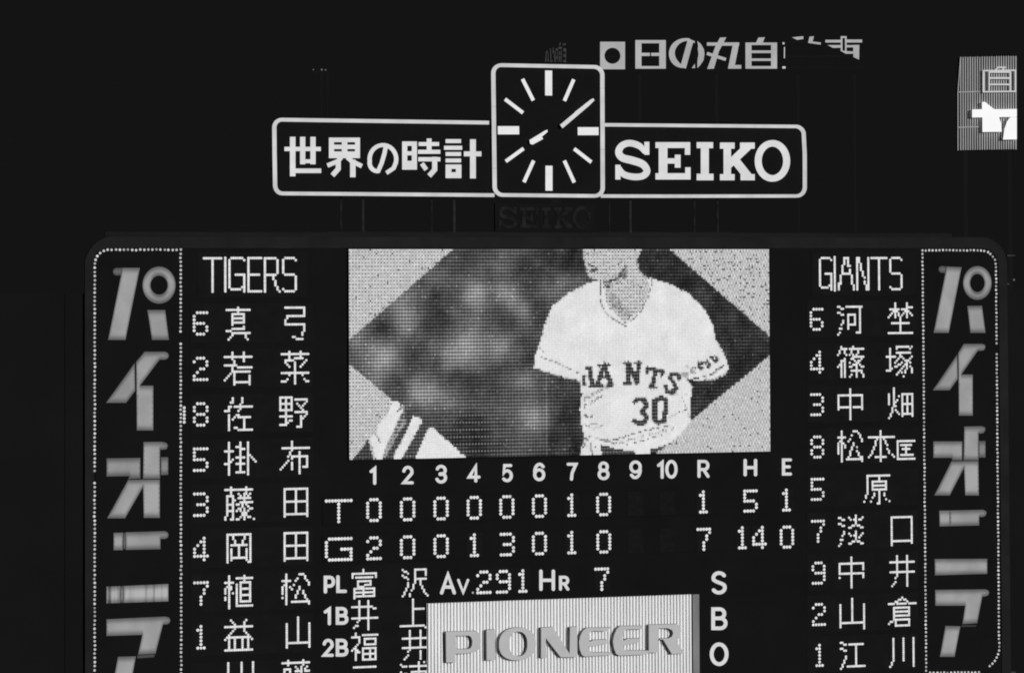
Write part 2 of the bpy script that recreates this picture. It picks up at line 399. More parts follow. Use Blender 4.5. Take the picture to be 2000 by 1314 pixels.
LEFT = [
 ('6', 391.6, 631.5, cA, ['750,865 750,955 | 592,900 910,900 | 672,960 672,1145 832,1145 832,960 672,960 | 672,1022 832,1022 | 672,1083 832,1083 | 592,1203 915,1203 | 680,1235 620,1300 | 825,1220 890,1300',
                          '1410,863 1682,863 1682,985 1440,985 1412,1045 1412,1105 1682,1105 1682,1195 1655,1225 1655,1285 1515,1285']),
 ('2', 391.7, 720.2, cB, ['675,205 675,300 703,330 703,380 675,400 675,470 570,580 | 835,205 835,315 | 565,273 945,273 | 565,395 945,395 | 703,480 703,645 | 703,480 918,480 918,640 | 703,605 918,605',
                          '1360,235 1740,235 | 1470,195 1470,275 | 1625,195 1625,290 | 1540,292 1655,292 | 1525,325 1415,325 1415,350 1475,385 | 1525,325 1550,370 1550,630 | 1708,320 1655,380 1620,385 | 1362,475 1740,470 | 1480,495 1410,595 1365,598 | 1620,495 1705,590 1740,592']),
 ('8', 392.0, 808.9, cB, ['678,840 678,885 650,905 650,945 625,970 625,1275 | 625,985 570,1030 | 705,963 950,963 | 810,845 810,900 783,930 783,990 757,1020 757,1060 678,1145 | 735,1085 757,1112 925,1112 | 842,1112 842,1262 | 705,1265 950,1265',
                          '1340,830 1505,830 1505,1012 1340,1012 1340,830 | 1340,922 1505,922 | 1423,830 1423,1190 | 1340,1103 1505,1103 | 1340,1222 1400,1222 1425,1195 1480,1162 1508,1162 | 1550,858 1712,858 1712,890 1650,955 | 1575,905 1665,1020 | 1550,1040 1712,1040 1712,1070 1655,1130 | 1635,1090 1635,1245 1580,1245']),
 ('5', 392.0, 897.1, cC, ['628,180 628,615 | 570,280 685,280 | 570,462 628,462 685,397 | 788,175 788,575 | 732,245 845,245 | 732,367 845,367 | 732,455 845,455 | 732,575 845,575 | 895,170 895,610 | 910,345 985,430',
                          '1505,160 1505,285 1478,310 1478,350 1452,375 1452,410 1345,530 | 1370,258 1748,252 | 1505,375 1505,535 | 1505,375 1715,370 1715,520 1660,520 | 1610,305 1610,590']),
 ('3', 392.3, 984.9, cC, ['572,845 955,835 | 657,805 657,880 | 870,795 870,870 | 600,930 683,930 683,1230 655,1232 | 600,930 600,1170 578,1200 578,1240 | 600,1022 683,1022 | 600,1115 683,1115 | 710,962 710,962 | 760,895 788,925 | 922,890 895,925 | 760,955 925,952 | 732,1020 950,1010 | 845,885 845,985 800,1075 760,1080 738,1110 | 865,1035 925,1100 955,1100 | 845,1095 845,1235 | 788,1135 900,1205 958,1222 | 900,1130 845,1165 788,1200 760,1228 732,1230',
                          '1400,820 1718,812 1718,1205 | 1400,820 1400,1212 | 1400,997 1718,990 | 1400,1172 1718,1165 | 1558,818 1558,1168']),
 ('4', 392.5, 1071.5, cD, ['603,170 925,165 925,550 895,550 855,500 | 603,170 603,565 | 683,195 683,235 710,260 710,315 | 848,195 848,235 820,260 820,315 | 655,322 870,318 | 655,370 655,535 | 655,497 860,492 | 765,322 765,495 | 872,365 872,490',
                           '1400,150 1718,140 1718,530 | 1400,150 1400,540 | 1400,327 1718,318 | 1400,502 1718,492 | 1558,145 1558,495']),
 ('7', 392.5, 1158.2, cD, ['628,750 628,1180 | 572,850 685,848 | 603,905 577,935 577,1065 | 640,905 685,970 | 735,790 952,778 | 845,750 845,830 | 790,840 925,838 925,1105 790,1110 790,840 | 790,930 925,928 | 790,1020 925,1015 | 738,870 738,1172 955,1158',
                           '1425,725 1425,1150 | 1370,822 1485,820 | 1400,880 1375,905 1375,1035 | 1435,880 1490,940 | 1610,722 1665,720 1745,850 | 1590,785 1530,855 | 1610,895 1610,935 1585,960 1585,990 1560,1020 1560,1055 1530,1100 | 1505,1107 1745,1100 1745,1135 | 1665,945 1665,975 1692,1005 1692,1045 1740,1100']),
 ('1', 392.5, 1243.6, cE, ['655,508 735,600 715,625 625,720 577,780 | 875,500 800,590 900,710 950,765 | 572,605 952,590 | 605,748 925,735 | 630,748 630,920 | 712,748 712,915 | 818,740 818,910 | 900,735 900,905 | 572,925 955,905',
                           '1430,560 1430,895 | 1590,465 1590,820 | 1748,545 1748,880 | 1430,825 1748,812']),
 (None, 0, 0, cE, ['625,1108 625,1450 560,1520 | 788,1110 788,1400 | 948,1090 948,1500',
                   '1370,1110 1750,1092 | 1455,1070 1455,1140 | 1665,1062 1665,1130 | 1560,1150 1590,1185 | 1720,1145 1690,1185 | 1395,1190 1480,1190 1480,1500 | 1395,1190 1395,1500 | 1560,1210 1730,1200 | 1640,1140 1640,1280 | 1530,1270 1750,1262 | 1640,1340 1640,1500']),
]
RIGHT = [
 ('6', 1594.9, 623.5, cR1, ['668,917 690,917 715,945 745,947 | 668,1008 690,1008 720,1040 745,1042 | 745,1125 745,1165 720,1195 720,1230 695,1255 695,1290 670,1320 | 795,918 1023,915 | 818,1040 925,1040 925,1190 | 818,1040 818,1235 | 818,1192 925,1190 | 998,918 998,1310 950,1305',
                            '1530,870 1530,1070 | 1455,942 1580,940 | 1505,990 1430,1075 | 1550,990 1590,1035 | 1708,865 1708,1070 | 1630,940 1785,938 | 1680,985 1630,1035 | 1740,985 1785,1035 | 1608,1085 1608,1300 | 1480,1155 1738,1150 | 1430,1302 1790,1298']),
 ('4', 1595.5, 707.1, cR2, ['722,135 722,165 668,240 | 722,168 860,168 | 775,185 775,235 800,262 748,335 668,430 | 725,345 725,580 | 772,345 772,580 | 898,135 898,165 845,240 | 898,170 1057,168 | 975,190 950,240 | 898,260 898,290 845,360 | 898,292 1057,290 | 1010,320 845,440 | 900,320 1057,440 | 880,480 1030,478 | 950,400 950,575 | 905,500 845,575 | 1000,500 1057,575',
                            '1460,155 1460,500 | 1400,287 1515,285 | 1405,500 1460,500 1515,430 | 1560,170 1560,133 1762,130 1762,170 | 1560,223 1762,220 | 1610,250 1530,355 | 1610,260 1690,340 1690,530 1660,570 1635,530 | 1665,330 1560,440 | 1680,400 1560,535 | 1768,280 1715,350 1740,380 1740,420 1765,450 1765,480 1790,510']),
 ('3', 1595.9, 789.9, cR2, ['850,770 850,1215 | 675,875 1030,865 1030,1060 | 675,875 675,1070 | 675,1028 850,1025 | 895,1023 1030,1020',
                            '1510,755 1510,1030 1485,1050 1485,1105 1460,1130 1460,1165 1435,1205 | 1435,850 1435,995 | 1595,885 1535,950 | 1530,1030 1535,1070 1595,1140 | 1640,828 1790,825 1790,1165 | 1640,828 1640,1175 | 1640,980 1790,978 | 1640,1138 1790,1135 | 1715,828 1715,1135']),
 ('8', 1596.3, 872.6, cR3, ['728,95 728,540 | 672,200 785,198 | 705,245 678,275 678,420 | 745,270 785,325 | 905,103 960,100 1035,235 | 885,160 825,235 | 905,275 905,315 880,345 880,375 855,405 855,450 830,490 | 802,502 1035,495 1035,540 | 957,340 957,380 983,405 983,450 1030,490',
                            '1312,90 1312,530 | 1130,190 1500,185 | 1265,215 1240,240 1240,290 1215,315 1215,350 1190,375 1190,410 1135,470 | 1360,215 1385,240 1385,280 1415,310 1415,350 1445,380 1445,410 1500,470 | 1235,463 1395,460',
                            '1805,240 1565,240 1565,515 1805,512 | 1612,303 1775,300 | 1640,365 1750,363 | 1612,458 1778,452 | 1695,303 1695,455']),
 ('5', 1596.8, 955.0, cR3, ['1110,760 1425,755 | 1110,760 1110,1035 1090,1060 1090,1095 1062,1135 | 1290,765 1290,845 | 1190,848 1400,845 1400,975 1190,980 1190,848 | 1190,912 1400,908 | 1290,985 1290,1165 1262,1165 | 1215,1020 1215,1065 1160,1135 | 1370,1020 1370,1065 1430,1130']),
 ('7', 1597.7, 1036.9, cR4, ['682,172 712,172 740,200 765,200 | 682,265 712,265 740,290 765,290 | 765,370 765,405 740,435 740,475 715,500 715,540 690,570 | 940,125 940,235 870,315 835,320 | 940,235 1015,310 1045,312 | 835,160 870,195 900,195 | 1048,155 1015,190 985,195 | 942,365 942,475 865,555 835,558 | 942,475 1020,550 1050,552 | 835,400 868,438 900,438 | 1048,395 1015,432 985,438',
                             '1475,153 1780,148 1780,545 | 1475,153 1475,555 | 1475,515 1780,508']),
 ('9', 1598.8, 1118.4, cR4, ['870,755 870,1190 | 692,858 1050,850 1050,1035 | 692,858 692,1045 | 692,1008 1050,1000',
                             '1557,735 1557,960 1560,1040 1535,1070 1535,1110 1485,1170 | 1712,735 1712,1170 | 1455,838 1815,830 | 1455,988 1818,978']),
 ('2', 1599.5, 1199.3, cR5, ['703,285 705,630 | 878,190 880,540 | 1057,275 1062,620 | 705,562 1060,552',
                             '1432,275 1490,272 1628,172 1760,265 1825,262 | 1560,272 1690,268 | 1518,325 1745,318 1745,445 1518,455 1518,325 | 1518,388 1745,382 | 1510,460 1505,500 1440,575 | 1540,498 1745,492 1745,595 1540,600 1540,498']),
 ('1', 1600.7, 1279.0, cR5, ['710,850 735,852 765,878 790,880 | 715,940 740,945 765,968 790,970 | 788,1050 790,1085 765,1110 765,1145 740,1175 740,1205 712,1240 | 835,880 1045,868 | 935,875 940,1190 | 812,1198 1070,1188',
                             '1495,795 1500,1120 1478,1150 1478,1190 1452,1215 | 1645,785 1650,1125 | 1797,785 1803,1205']),
]
ORD = ['first', 'second', 'third', 'fourth', 'fifth', 'sixth', 'seventh', 'eighth', 'ninth']
def names(rows, x0, x1, y0, pitch, side):
    for k, (dg, px, py, c, glyphs) in enumerate(rows):
        yc = py if dg else y0+pitch*k
        dy = 0.0
        pl = plate((x0, yc-pitch*0.44, x1, yc+pitch*0.44), BOARD, label='%s player row from the top of the %s line-up' % (ORD[k], side))
        if dg: digit(dg, px, py, pl, DU, DV, 0.060)
        for gl in glyphs: dots(S(gl, c), 0.05, PU, PV, pl, 'character', M['e_name'], 0.049)
names(LEFT, 372, 612, 631.5, 87.7, 'left')
names(RIGHT, 1576, 1794, 623.5, 82.0, 'right')

# ---- inning table
SU = (P(742.7, 995)[0]-P(718.2, 995)[0])/4.0; SV = (P(730, 975.2)[1]-P(730, 1015.7)[1])/6.0
def scorerow(items, letter, lx, ly, label):
    a = P(630, ly-26, .03); c = P(1560, ly-26, .03); e = P(630, ly+27, .03)
    b_ = MB(); b_.box(a[0], e[1], c[0], a[1], 0.0, 0.03)
    row = b_.build('inning_row_display', M['panel'], BOARD, label)
    digit(letter, lx, ly, row, SU*0.975, SV, 0.066, name='team_letter')
    for ch, x, y in items: digit(ch, x, y, row, SU, SV, 0.066)
    cells = [(x, y) for _, x, y in items] + [(1241, (items[7][2]-1.5)), (1303, (items[7][2]-3))]
    for x, y in cells:
        a = P(x, y, .04); m = MB(); m.box(a[0]-SU*2.6, a[1]-SV*3.6, a[0]+SU*2.6, a[1]+SV*3.6, 0.03, 0.04)
        m.build('digit_cell', M['cell'], row)
scorerow([('0', 730.4, 995.5), ('0', 796.2, 994), ('0', 861.5, 992.5), ('0', 926.3, 991), ('0', 990, 989.4), ('0', 1053.6, 987.8), ('1', 1116.7, 986), ('0', 1179, 984.6),
          ('1', 1373.8, 979.7), ('5', 1465.9, 977.8), ('1', 1536, 976)], 'T', 661.6, 997.7, 'upper row of inning scores beginning with the letter T')
scorerow([('2', 730.5, 1070), ('0', 796.2, 1068), ('0', 861.6, 1065.9), ('1', 926.5, 1064), ('3', 990.8, 1062.6), ('0', 1053.6, 1060.8), ('1', 1116.7, 1059), ('0', 1179.3, 1057.5),
          ('7', 1374.6, 1052.6), ('1', 1449.9, 1049.6), ('4', 1483.3, 1049), ('0', 1537, 1048.2)], 'G', 661.6, 1072, 'lower row of inning scores beginning with the letter G')

# ---- fixed headings: rounded strokes in a unit box (x right, y down)
def arc(cx, cy, rx, ry, a0, a1, n=14): return ell(cx, cy, rx, ry, a0, a1, n)
GL = {
 '0': [arc(.5, .5, .5, .5, 0, 360, 28)], 'O': [arc(.5, .5, .5, .5, 0, 360, 30)],
 '1': [[(0, .2), (.98, 0), (.98, 1)]],
 '2': [arc(.5, .3, .48, .3, 190, 380, 14) + [(.02, 1), (1, 1)]],
 '3': [arc(.48, .26, .46, .26, 200, 440, 14) + [(.36, .52)], [(.36, .48)] + arc(.48, .73, .5, .27, -80, 160, 16)],
 '4': [[(.68, 1), (.68, 0), (0, .74), (1, .74)]],
 '5': [[(.9, 0), (.2, 0), (.08, .48)] + arc(.48, .67, .5, .33, 220, 500, 16)],
 '6': [arc(.5, .68, .5, .32, 0, 360, 24), [(.94, .16)] + arc(.55, .5, .55, .5, 290, 180, 10)],
 '7': [[(0, 0), (1, 0), (.5, .6), (.42, 1)]],
 '8': [arc(.5, .25, .42, .25, 0, 360, 22), arc(.5, .73, .5, .27, 0, 360, 22)],
 '9': [arc(.5, .32, .5, .32, 0, 360, 24), [(.06, .84)] + arc(.45, .5, .55, .5, 110, 0, 10)],
 'R': [[(0, 1), (0, 0), (.55, 0)] + arc(.6, .27, .38, .27, -90, 90, 10) + [(0, .54)], [(.5, .54), (1, 1)]],
 'H': [[(0, 0), (0, 1)], [(1, 0), (1, 1)], [(0, .5), (1, .5)]],
 'E': [[(1, 0), (0, 0), (0, 1), (1, 1)], [(0, .49), (.82, .49)]],
 'P': [[(0, 1), (0, 0), (.5, 0)] + arc(.55, .3, .42, .3, -90, 90, 10) + [(0, .6)]],
 'L': [[(0, 0), (0, 1), (1, 1)]],
 'B': [[(0, .48), (0, 0), (.5, 0)] + arc(.52, .24, .38, .24, -90, 90, 10) + [(0, .48), (0, 1), (.55, 1)] + arc(.58, .74, .42, .26, 90, -90, 10) + [(0, .48)]],
 'A': [[(0, 1), (.5, 0), (1, 1)], [(.2, .68), (.8, .68)]],
 'V': [[(0, 0), (.5, 1), (1, 0)]],
 'S': [arc(.5, .26, .46, .26, -25, -180, 12) + [(.1, .38), (.85, .6)] + arc(.52, .74, .46, .26, 0, 155, 12)],
}
GL['S'] = [arc(.52, .26, .46, .26, -30, -200, 14) + [(.3, .44), (.72, .54)] + arc(.5, .74, .48, .26, -30, 150, 14)]
def heading(ch, x0, y0, x1, y1, w=5.4, name=None, parent=BOARD):
    h = w/2; x0 += h; x1 -= h; y0 += h; y1 -= h; m = MB(); sc = (P(1000, 900)[0]-P(999, 900)[0])
    for i, s in enumerate(GL[ch]):
        closed = len(s) > 20 and abs(s[0][0]-s[-1][0]) < .3 and ch in '0O689' and i < (2 if ch == '8' else 1)
        pts = [P(x0+(x1-x0)*p[0], y0+(y1-y0)*p[1], 0.05) for p in s]
        m.strip(pts, w*sc*1.03, 0.0, 0.05+0.003*i, closed=closed, caps=not closed)
    return m.build(name or ('numeral' if ch.isdigit() else 'letter'), M['e_head'], parent)
for ch, *bx in (('1', 722.5, 912, 735, 946), ('2', 786, 909.5, 808, 945), ('3', 851, 907.5, 873.5, 943.5), ('4', 914, 907, 938.5, 941.5), ('5', 980, 906, 1002, 941),
                ('6', 1042, 903.5, 1065, 939), ('7', 1107.5, 903.5, 1128, 938), ('8', 1168, 901, 1190.5, 937), ('9', 1230, 899, 1253.5, 935),
                ('1', 1284, 900, 1296.5, 934.5), ('0', 1300, 898, 1323.5, 934), ('R', 1363, 898, 1386, 932.5), ('H', 1453, 896, 1479, 929.5), ('E', 1528, 895, 1547, 928),
                ('P', 633, 1124, 655, 1158), ('L', 657.5, 1123, 677.5, 1157), ('1', 633, 1186, 646.5, 1220), ('B', 656.5, 1185, 680.5, 1219),
                ('2', 630.5, 1247, 652, 1281.5), ('B', 656.5, 1247, 680.5, 1281), ('A', 860, 1118.5, 890.5, 1160), ('H', 1054, 1112, 1084, 1153)):
    heading(ch, *bx, w=5.8 if ch in 'PLBAH' else 5.4)
heading('V', 893.5, 1130, 916.5, 1158.5, w=4.2); heading('R', 1092.5, 1124, 1112, 1152.5, w=5.2)
heading('S', 1389, 1115, 1420, 1160, w=6.6); heading('B', 1390, 1185.5, 1421, 1229.5, w=6.6); heading('O', 1387, 1254, 1423, 1299.5, w=6.8)
m = MB(); a = P(923.5, 1156.7, .03); m.bulb(a[0], a[1], 0.045, .03, .55); m.build('decimal_point', M['e_bulb'], BOARD)

# ---- base coach / umpire rows and the batter's figures
mc = {'富': '545,108 545,150 | 410,205 410,158 685,148 685,195 | 445,205 650,200 | 465,240 628,235 628,290 465,298 465,240 | 427,328 665,322 665,418 427,430 427,328 | 427,378 665,370 | 545,328 545,425',
      '沢': '995,110 1025,120 1060,145 | 995,180 1025,190 1060,212 | 1060,265 1050,300 1030,340 995,405 | 1135,112 1255,105 1255,200 1135,208 | 1135,112 1135,260 1115,300 1115,330 1072,405 | 1195,205 1195,260 1215,300 1235,345 1278,400',
      '井': '485,475 485,700 465,725 465,750 425,795 | 603,475 603,795 | 405,552 685,545 | 405,665 688,655',
      '上': '1110,455 1115,765 | 1120,572 1240,568 | 970,772 1300,765',
      '福': '450,850 450,895 | 405,902 490,898 490,945 470,985 440,1020 405,1055 | 450,1030 450,1165 | 460,1040 495,1075 | 520,880 690,868 | 545,915 670,910 670,975 545,985 545,915 | 525,1020 685,1015 685,1150 525,1160 525,1020 | 525,1090 685,1082 | 605,1018 605,1155',
      '井2': '1078,820 1078,1045 1060,1070 1055,1095 1018,1140 | 1195,820 1197,1135 | 995,900 1300,888 | 995,1012 1300,1000',
      '三': '425,1245 670,1235 | 445,1395 650,1390 | 405,1540 690,1530',
      '浦': '975,1220 1035,1245 | 985,1300 1035,1330 | 1075,1240 1300,1228 | 1175,1185 1178,1500 | 1255,1190 1280,1215 | 1095,1290 1260,1282 1260,1500 | 1095,1290 1095,1500'}
for gl, y0, y1, lab in ((('富', '沢'), 1104, 1168, 'umpire name row beside the letters PL'), (('井', '上'), 1170, 1230, 'umpire name row beside the letters 1B'),
                        (('福', '井2'), 1233, 1293, 'umpire name row beside the letters 2B'), (('三', '浦'), 1295, 1345, 'lowest umpire name row')):
    pl = plate((684, y0, 838, y1), BOARD, label=lab)
    for q in gl: dots(S(mc[q], cM), 0.05, PU*0.965, PV*0.90, pl, 'character', M['e_name'], 0.046)
pl = plate((936, 1110, 1036, 1160), BOARD, name='batting_display', label='small display reading 291')
for ch, x, y in (('2', 945.1, 1136.4), ('9', 983.2, 1135.3), ('1', 1021.2, 1134)): digit(ch, x, y, pl, SU, SV, 0.066)
pl = plate((1160, 1107, 1192, 1154), BOARD, name='batting_display', label='small display reading 7')
digit('7', 1175.3, 1130.3, pl, SU, SV, 0.066)

# ---- the two vertical panels with a ring of bulbs and katakana light letters
def along(pts, step, skip=()):
    out = []; acc = 0.0
    for a, c in zip(pts, pts[1:]):
        a = Vector(a); c = Vector(c); L = (c-a).length
        while acc <= L: out.append(tuple(a+(c-a)*(acc/L))); acc += step
        acc -= L
    return out
def kana_panel(box, pts_list, extra, pieces, label, skips):
    Fk = Frame((P((box[0]+box[2])/2, 900)[0], -0.012, 4.6)); K = Fk.at
    pn = Fk.thing('vertical_slogan_sign', label, 'sign', None)
    a = K(box[0], box[1], .02); c = K(box[2], box[3], .02); m = MB(); m.box(a[0], c[1], c[0], a[1], 0.0, 0.02); m.build('sign_panel', M['panel'], pn)
    m = MB()
    for path in pts_list:
        L = [K(x, y, 0.04) for x, y in path]
        for (x, z) in along(L, 0.1585):
            if any((Vector((x, z))-Vector(K(sx, sy, .04))).length < 0.12 for sx, sy in skips): continue
            k = float(np.clip(rng.normal(0.88, 0.16), 0.45, 1.3)); rs = 0.044+0.007*k
            m.bulb(x+rng.normal(0, .006), z+rng.normal(0, .006), rs, 0.04, k)
    for (px, py) in extra:
        x, z = K(px, py, .04); m.bulb(x, z, 0.060, 0.04, 1.15)
    m.build('bulb_border', M['e_border'], pn, label='dotted outline of small bulbs', kind='stuff')
    for name_, c, plist, em in pieces:
        root = None
        order = sorted(range(len(plist)), key=lambda i: isinstance(plist[i], tuple) and plist[i][0] != 'ring')
        for i in order:
            pc = plist[i]; m = MB()
            lv = 1.0
            if isinstance(pc, tuple) and pc[0] == 'ring':
                _, cx, cy, ra, rb, ri, rj = pc
                m.glow([K(*c(q), .045) for q in ell(cx, cy, ra, rb)], 0.02, 0.045, holes=[[K(*c(q), .045) for q in ell(cx, cy, ri, rj)]])
            else:
                if isinstance(pc, tuple): lv, pc = pc
                m.glow([K(*q, 0.045) for q in S(pc, c)[0]], 0.02, 0.045+0.002*i, lamp=lv)
            o = m.build('character' if root is None else 'light_plate', M[em], pn if root is None else root)
            root = root or o
LA, LB, LC, LD = crop(150, 440, 5.475), crop(170, 670, 6.57), crop(170, 850, 5.475), crop(170, 1084, 5.715)
def curve(cx, cy, r, a0, a1, n=8): return ell(cx, cy, r, r, a0, a1, n)
lp = [[(352.8, 487.9), (222, 487.9)] + ell(214, 517, 29, 29.2, 265, 180, 8) + [(184.8, 900), (185, 1340)], [(352.8, 495.5), (353.2, 900), (353.9, 1340)]]
nub = lambda cx, cy, r, a0, a1: ' '.join('%.1f,%.1f' % p for p in ell(cx, cy, r, r, a0, a1, 8))
kana_panel((187, 491, 351, 1345), lp, [(359.8, y) for y in (796, 803, 810, 817, 824)], [
    ('pa', LA, ['490,455 675,455 520,1225 335,1225', (0.62, nub(427, 496, 40, 270, 90) .replace(' ', ' ') + ' 475,536 486,456'), ('ring', 880, 640, 177, 198, 92, 101), '755,905 945,905 985,1225 805,1225'], 'e_kana'),
    ('i', LB, [(0.9, '612,255 618,612 500,765 245,765'), '632,240 740,110 1000,110 1035,125 1050,160 1035,195 1000,212 930,212 680,545 850,545 850,1118 640,1118'], 'e_kana'),
    ('o', LC, [(0.85, '210,245 570,240 570,460 440,465 455,435 210,438'), '605,70 800,68 850,80 865,110 850,145 815,152 780,152 780,460 600,462', (0.75, '790,232 868,232 868,420 790,425'),
               '440,475 778,470 778,880 607,880 600,550 405,885 215,885'], 'e_kana'),
    ('ni', LC, ['285,1040 385,1038 380,1225 285,1225', '412,1035 830,1022 862,1035 872,1060 862,1092 835,1105 785,1105 785,1215 418,1222', (0.45, '388,1040 409,1040 414,1215 386,1215')], 'e_kana'),
    ('bar', LD, ['218,348 370,343 365,530 218,535', (0.45, '372,345 410,341 410,526 368,528'), '412,341 908,318 908,512 412,528'], 'e_streak'),
    ('a', LD, ['218,712 870,682 915,692 930,722 920,752 895,768 848,770 765,1095 570,1105 618,885 218,898', (0.5, '563,1114 757,1102 750,1135 560,1148'), '345,1130 545,1125 492,1420 292,1420'], 'e_kana'),
], 'left advertising panel of dim katakana light letters', [(352.9, 659), (185, 932)])
RA, RB, RC, RD = crop(1790, 440, 5.476), crop(1790, 670, 5.714), crop(1790, 890, 5.714), crop(1790, 1084, 5.714)
rp = [[(1808, 489), (1912, 489)] + ell(1914, 518, 31, 29, 285, 360, 8) + [(1945.4, 540), (1951.2, 1250)] + ell(1918, 1262, 33.5, 42, 0, 70, 8), [(1801.7, 489), (1808.9, 1296.6), (1809, 1311)], [(1817, 1312.5), (1915, 1312)]]
kana_panel((1804, 493, 1942, 1345), rp, [], [
    ('pa', RA, ['325,442 483,448 345,1150 185,1150', (0.62, nub(275, 472, 37, 270, 90) + ' 306,510 318,442'), ('ring', 652, 617, 152, 180, 78, 97), '545,862 700,860 738,1150 578,1150'], 'e_kana'),
    ('i', RB, [(0.95, '455,130 460,402 370,525 185,525'), '468,108 530,8 735,8 762,20 770,45 755,75 725,85 685,85 500,350 628,350 628,808 475,808'], 'e_kana'),
    ('o', RB, ['190,1095 510,1095 510,1304 400,1304 400,1278 190,1278', (0.95, '535,930 735,925 765,940 770,965 750,1000 725,1008 692,1008 692,1304 528,1304'), (0.7, '698,1090 770,1090 770,1275 698,1275'),
               '393,1316 690,1313 695,1697 545,1697 532,1387 370,1697 200,1697'], 'e_kana'),
    ('ni', RC, ['255,610 372,608 372,782 260,785', '376,608 745,600 775,615 782,640 765,670 740,680 700,680 700,775 376,782'], 'e_kana'),
    ('bar', RD, ['205,40 790,38 790,205 208,222'], 'e_kana'),
    ('a', RD, ['210,385 770,378 802,390 812,415 800,442 775,455 735,460 678,755 515,765 545,560 212,560', (0.35, '505,778 670,775 665,792 500,798'), '325,785 490,790 425,1130 262,1130'], 'e_kana'),
], 'right advertising panel of dim katakana light letters', [(1946, 681), (1920, 1312)])

for x0, y0, x1, y1, nm in ((1966.5, 498, 1982, 500.5, 'bracket'), (1966, 553, 1970, 556, 'bracket'), (1973, 1310.5, 1983, 1313, 'bracket')):
    a = P(x0, y0, 0); c = P(x1, y1, 0); m = MB(); m.box(a[0], a[1], c[0], c[1], -0.1, 0.05); m.build(nm, M['endb'], BOARD)
a = P(1980.5, 546.5, .1); m = MB(); m.bulb(a[0], a[1], .05, .1, 1.0); m.build('service_lamp', M['e_spot'], BOARD)

# ------------------------------------------------------------------ video screen: a lamp mosaic showing a ball player
SD = 0.10
sx0, sz0 = P(681.3, 486.8, SD); sx1 = P(1503.3, 700, SD)[0]; sz1 = P(682, 898.0, SD)[1]
scr = MB(); scr.box(sx0-0.03, sz1-0.03, sx1+0.03, sz0+0.03, 0.0, SD-0.02)
SCR = scr.build('video_screen', M['panel'], BOARD, label='mosaic video screen showing a ball player in a white jersey')
NC, NR = 276, 116
gx = sx0+(np.arange(NC)+.5)/NC*(sx1-sx0); gz = sz0-(np.arange(NR)+.5)/NR*(sz0-sz1)
GX, GZ = np.meshgrid(gx, gz)
# picture-unit coordinates of every lamp
wx = F0.loc.x+GX; wy = np.full_like(GX, F0.loc.y-SD); wz = F0.loc.z+GZ
vx, vy, vz = wx-CAM.x, wy-CAM.y, wz-CAM.z
dep = vx*fw.x+vy*fw.y+vz*fw.z
QX = CXP+FPX*(vx*RT.x+vy*RT.y+vz*RT.z)/dep; QY = CYP-FPX*(vx*UP.x+vy*UP.y+vz*UP.z)/dep
UX, UY = (QX-670)*2.353, (QY-475)*2.353          # drawing units of the screen picture
def inside(poly):
    res = np.zeros(UX.shape, bool); n_ = len(poly)
    for i in range(n_):
        (x1, y1), (x2, y2) = poly[i], poly[(i+1) % n_]
        c = ((y1 > UY) != (y2 > UY)); 
        if y1 != y2: res ^= c & (UX < (x2-x1)*(UY-y1)/(y2-y1)+x1)
    return res
def near(path, w):
    d = np.full(UX.shape, 1e9)
    for (x1, y1), (x2, y2) in zip(path, path[1:]):
        L = (x2-x1)**2+(y2-y1)**2+1e-9; t = np.clip(((UX-x1)*(x2-x1)+(UY-y1)*(y2-y1))/L, 0, 1)
        d = np.minimum(d, np.hypot(UX-x1-t*(x2-x1), UY-y1-t*(y2-y1)))
    return d < w/2
def smooth(A, k=1):
    for _ in range(k):
        A = (A+np.roll(A, 1, 0)+np.roll(A, -1, 0)+np.roll(A, 1, 1)+np.roll(A, -1, 1))/5
    return A
T = np.full(UX.shape, 205.0)                      # tone 0..255
LIGHT = np.ones(UX.shape, bool)
dia = inside([(515, 20), (1492, 20), (1962, 428), (1962, 515), (1600, 812), (1470, 940), (1400, 990), (565, 1000), (20, 548), (20, 452)])
base = 78.0
D = np.full(UX.shape, base)
for bx, by, s, a in ((610, 235, 46, 88), (760, 245, 42, 74), (822, 315, 34, 56), (600, 470, 60, 62), (500, 520, 55, 58), (195, 515, 46, 78), (285, 260, 55, 42), (290, 370, 45, 44), (360, 675, 52, 84),
                     (510, 710, 55, 50), (875, 795, 48, 60), (830, 630, 40, 46), (1045, 210, 60, 26), (90, 440, 50, 30), (760, 480, 50, 36), (700, 790, 70, 22), (420, 190, 60, 24), (150, 600, 60, 14),
                     (185, 400, 38, -40), (1040, 70, 60, -32), (430, 330, 60, -18), (620, 900, 90, -26), (1000, 880, 70, -14), (540, 610, 40, -24), (770, 360, 34, -14), (900, 480, 60, -10)):
    D += a*(1.0 if a > 0 else 1.0)*np.exp(-((UX-bx)**2+(UY-by)**2)/(2*s*s))
D -= 26*(UX > 1360)+0*D
D -= 12*((UX > 945) & (UY > 600) & (UX < 1100))
D += 22*(near([(935, 600), (935, 985)], 7))
lowf = smooth(rng.normal(0, 1, UX.shape), 10); D += lowf/lowf.std()*5.5; low2 = smooth(rng.normal(0, 1, UX.shape), 60); D += low2/low2.std()*7.5*(UX < 1100)
T[dia] = D[dia]; LIGHT &= ~dia; DRK = dia.copy()
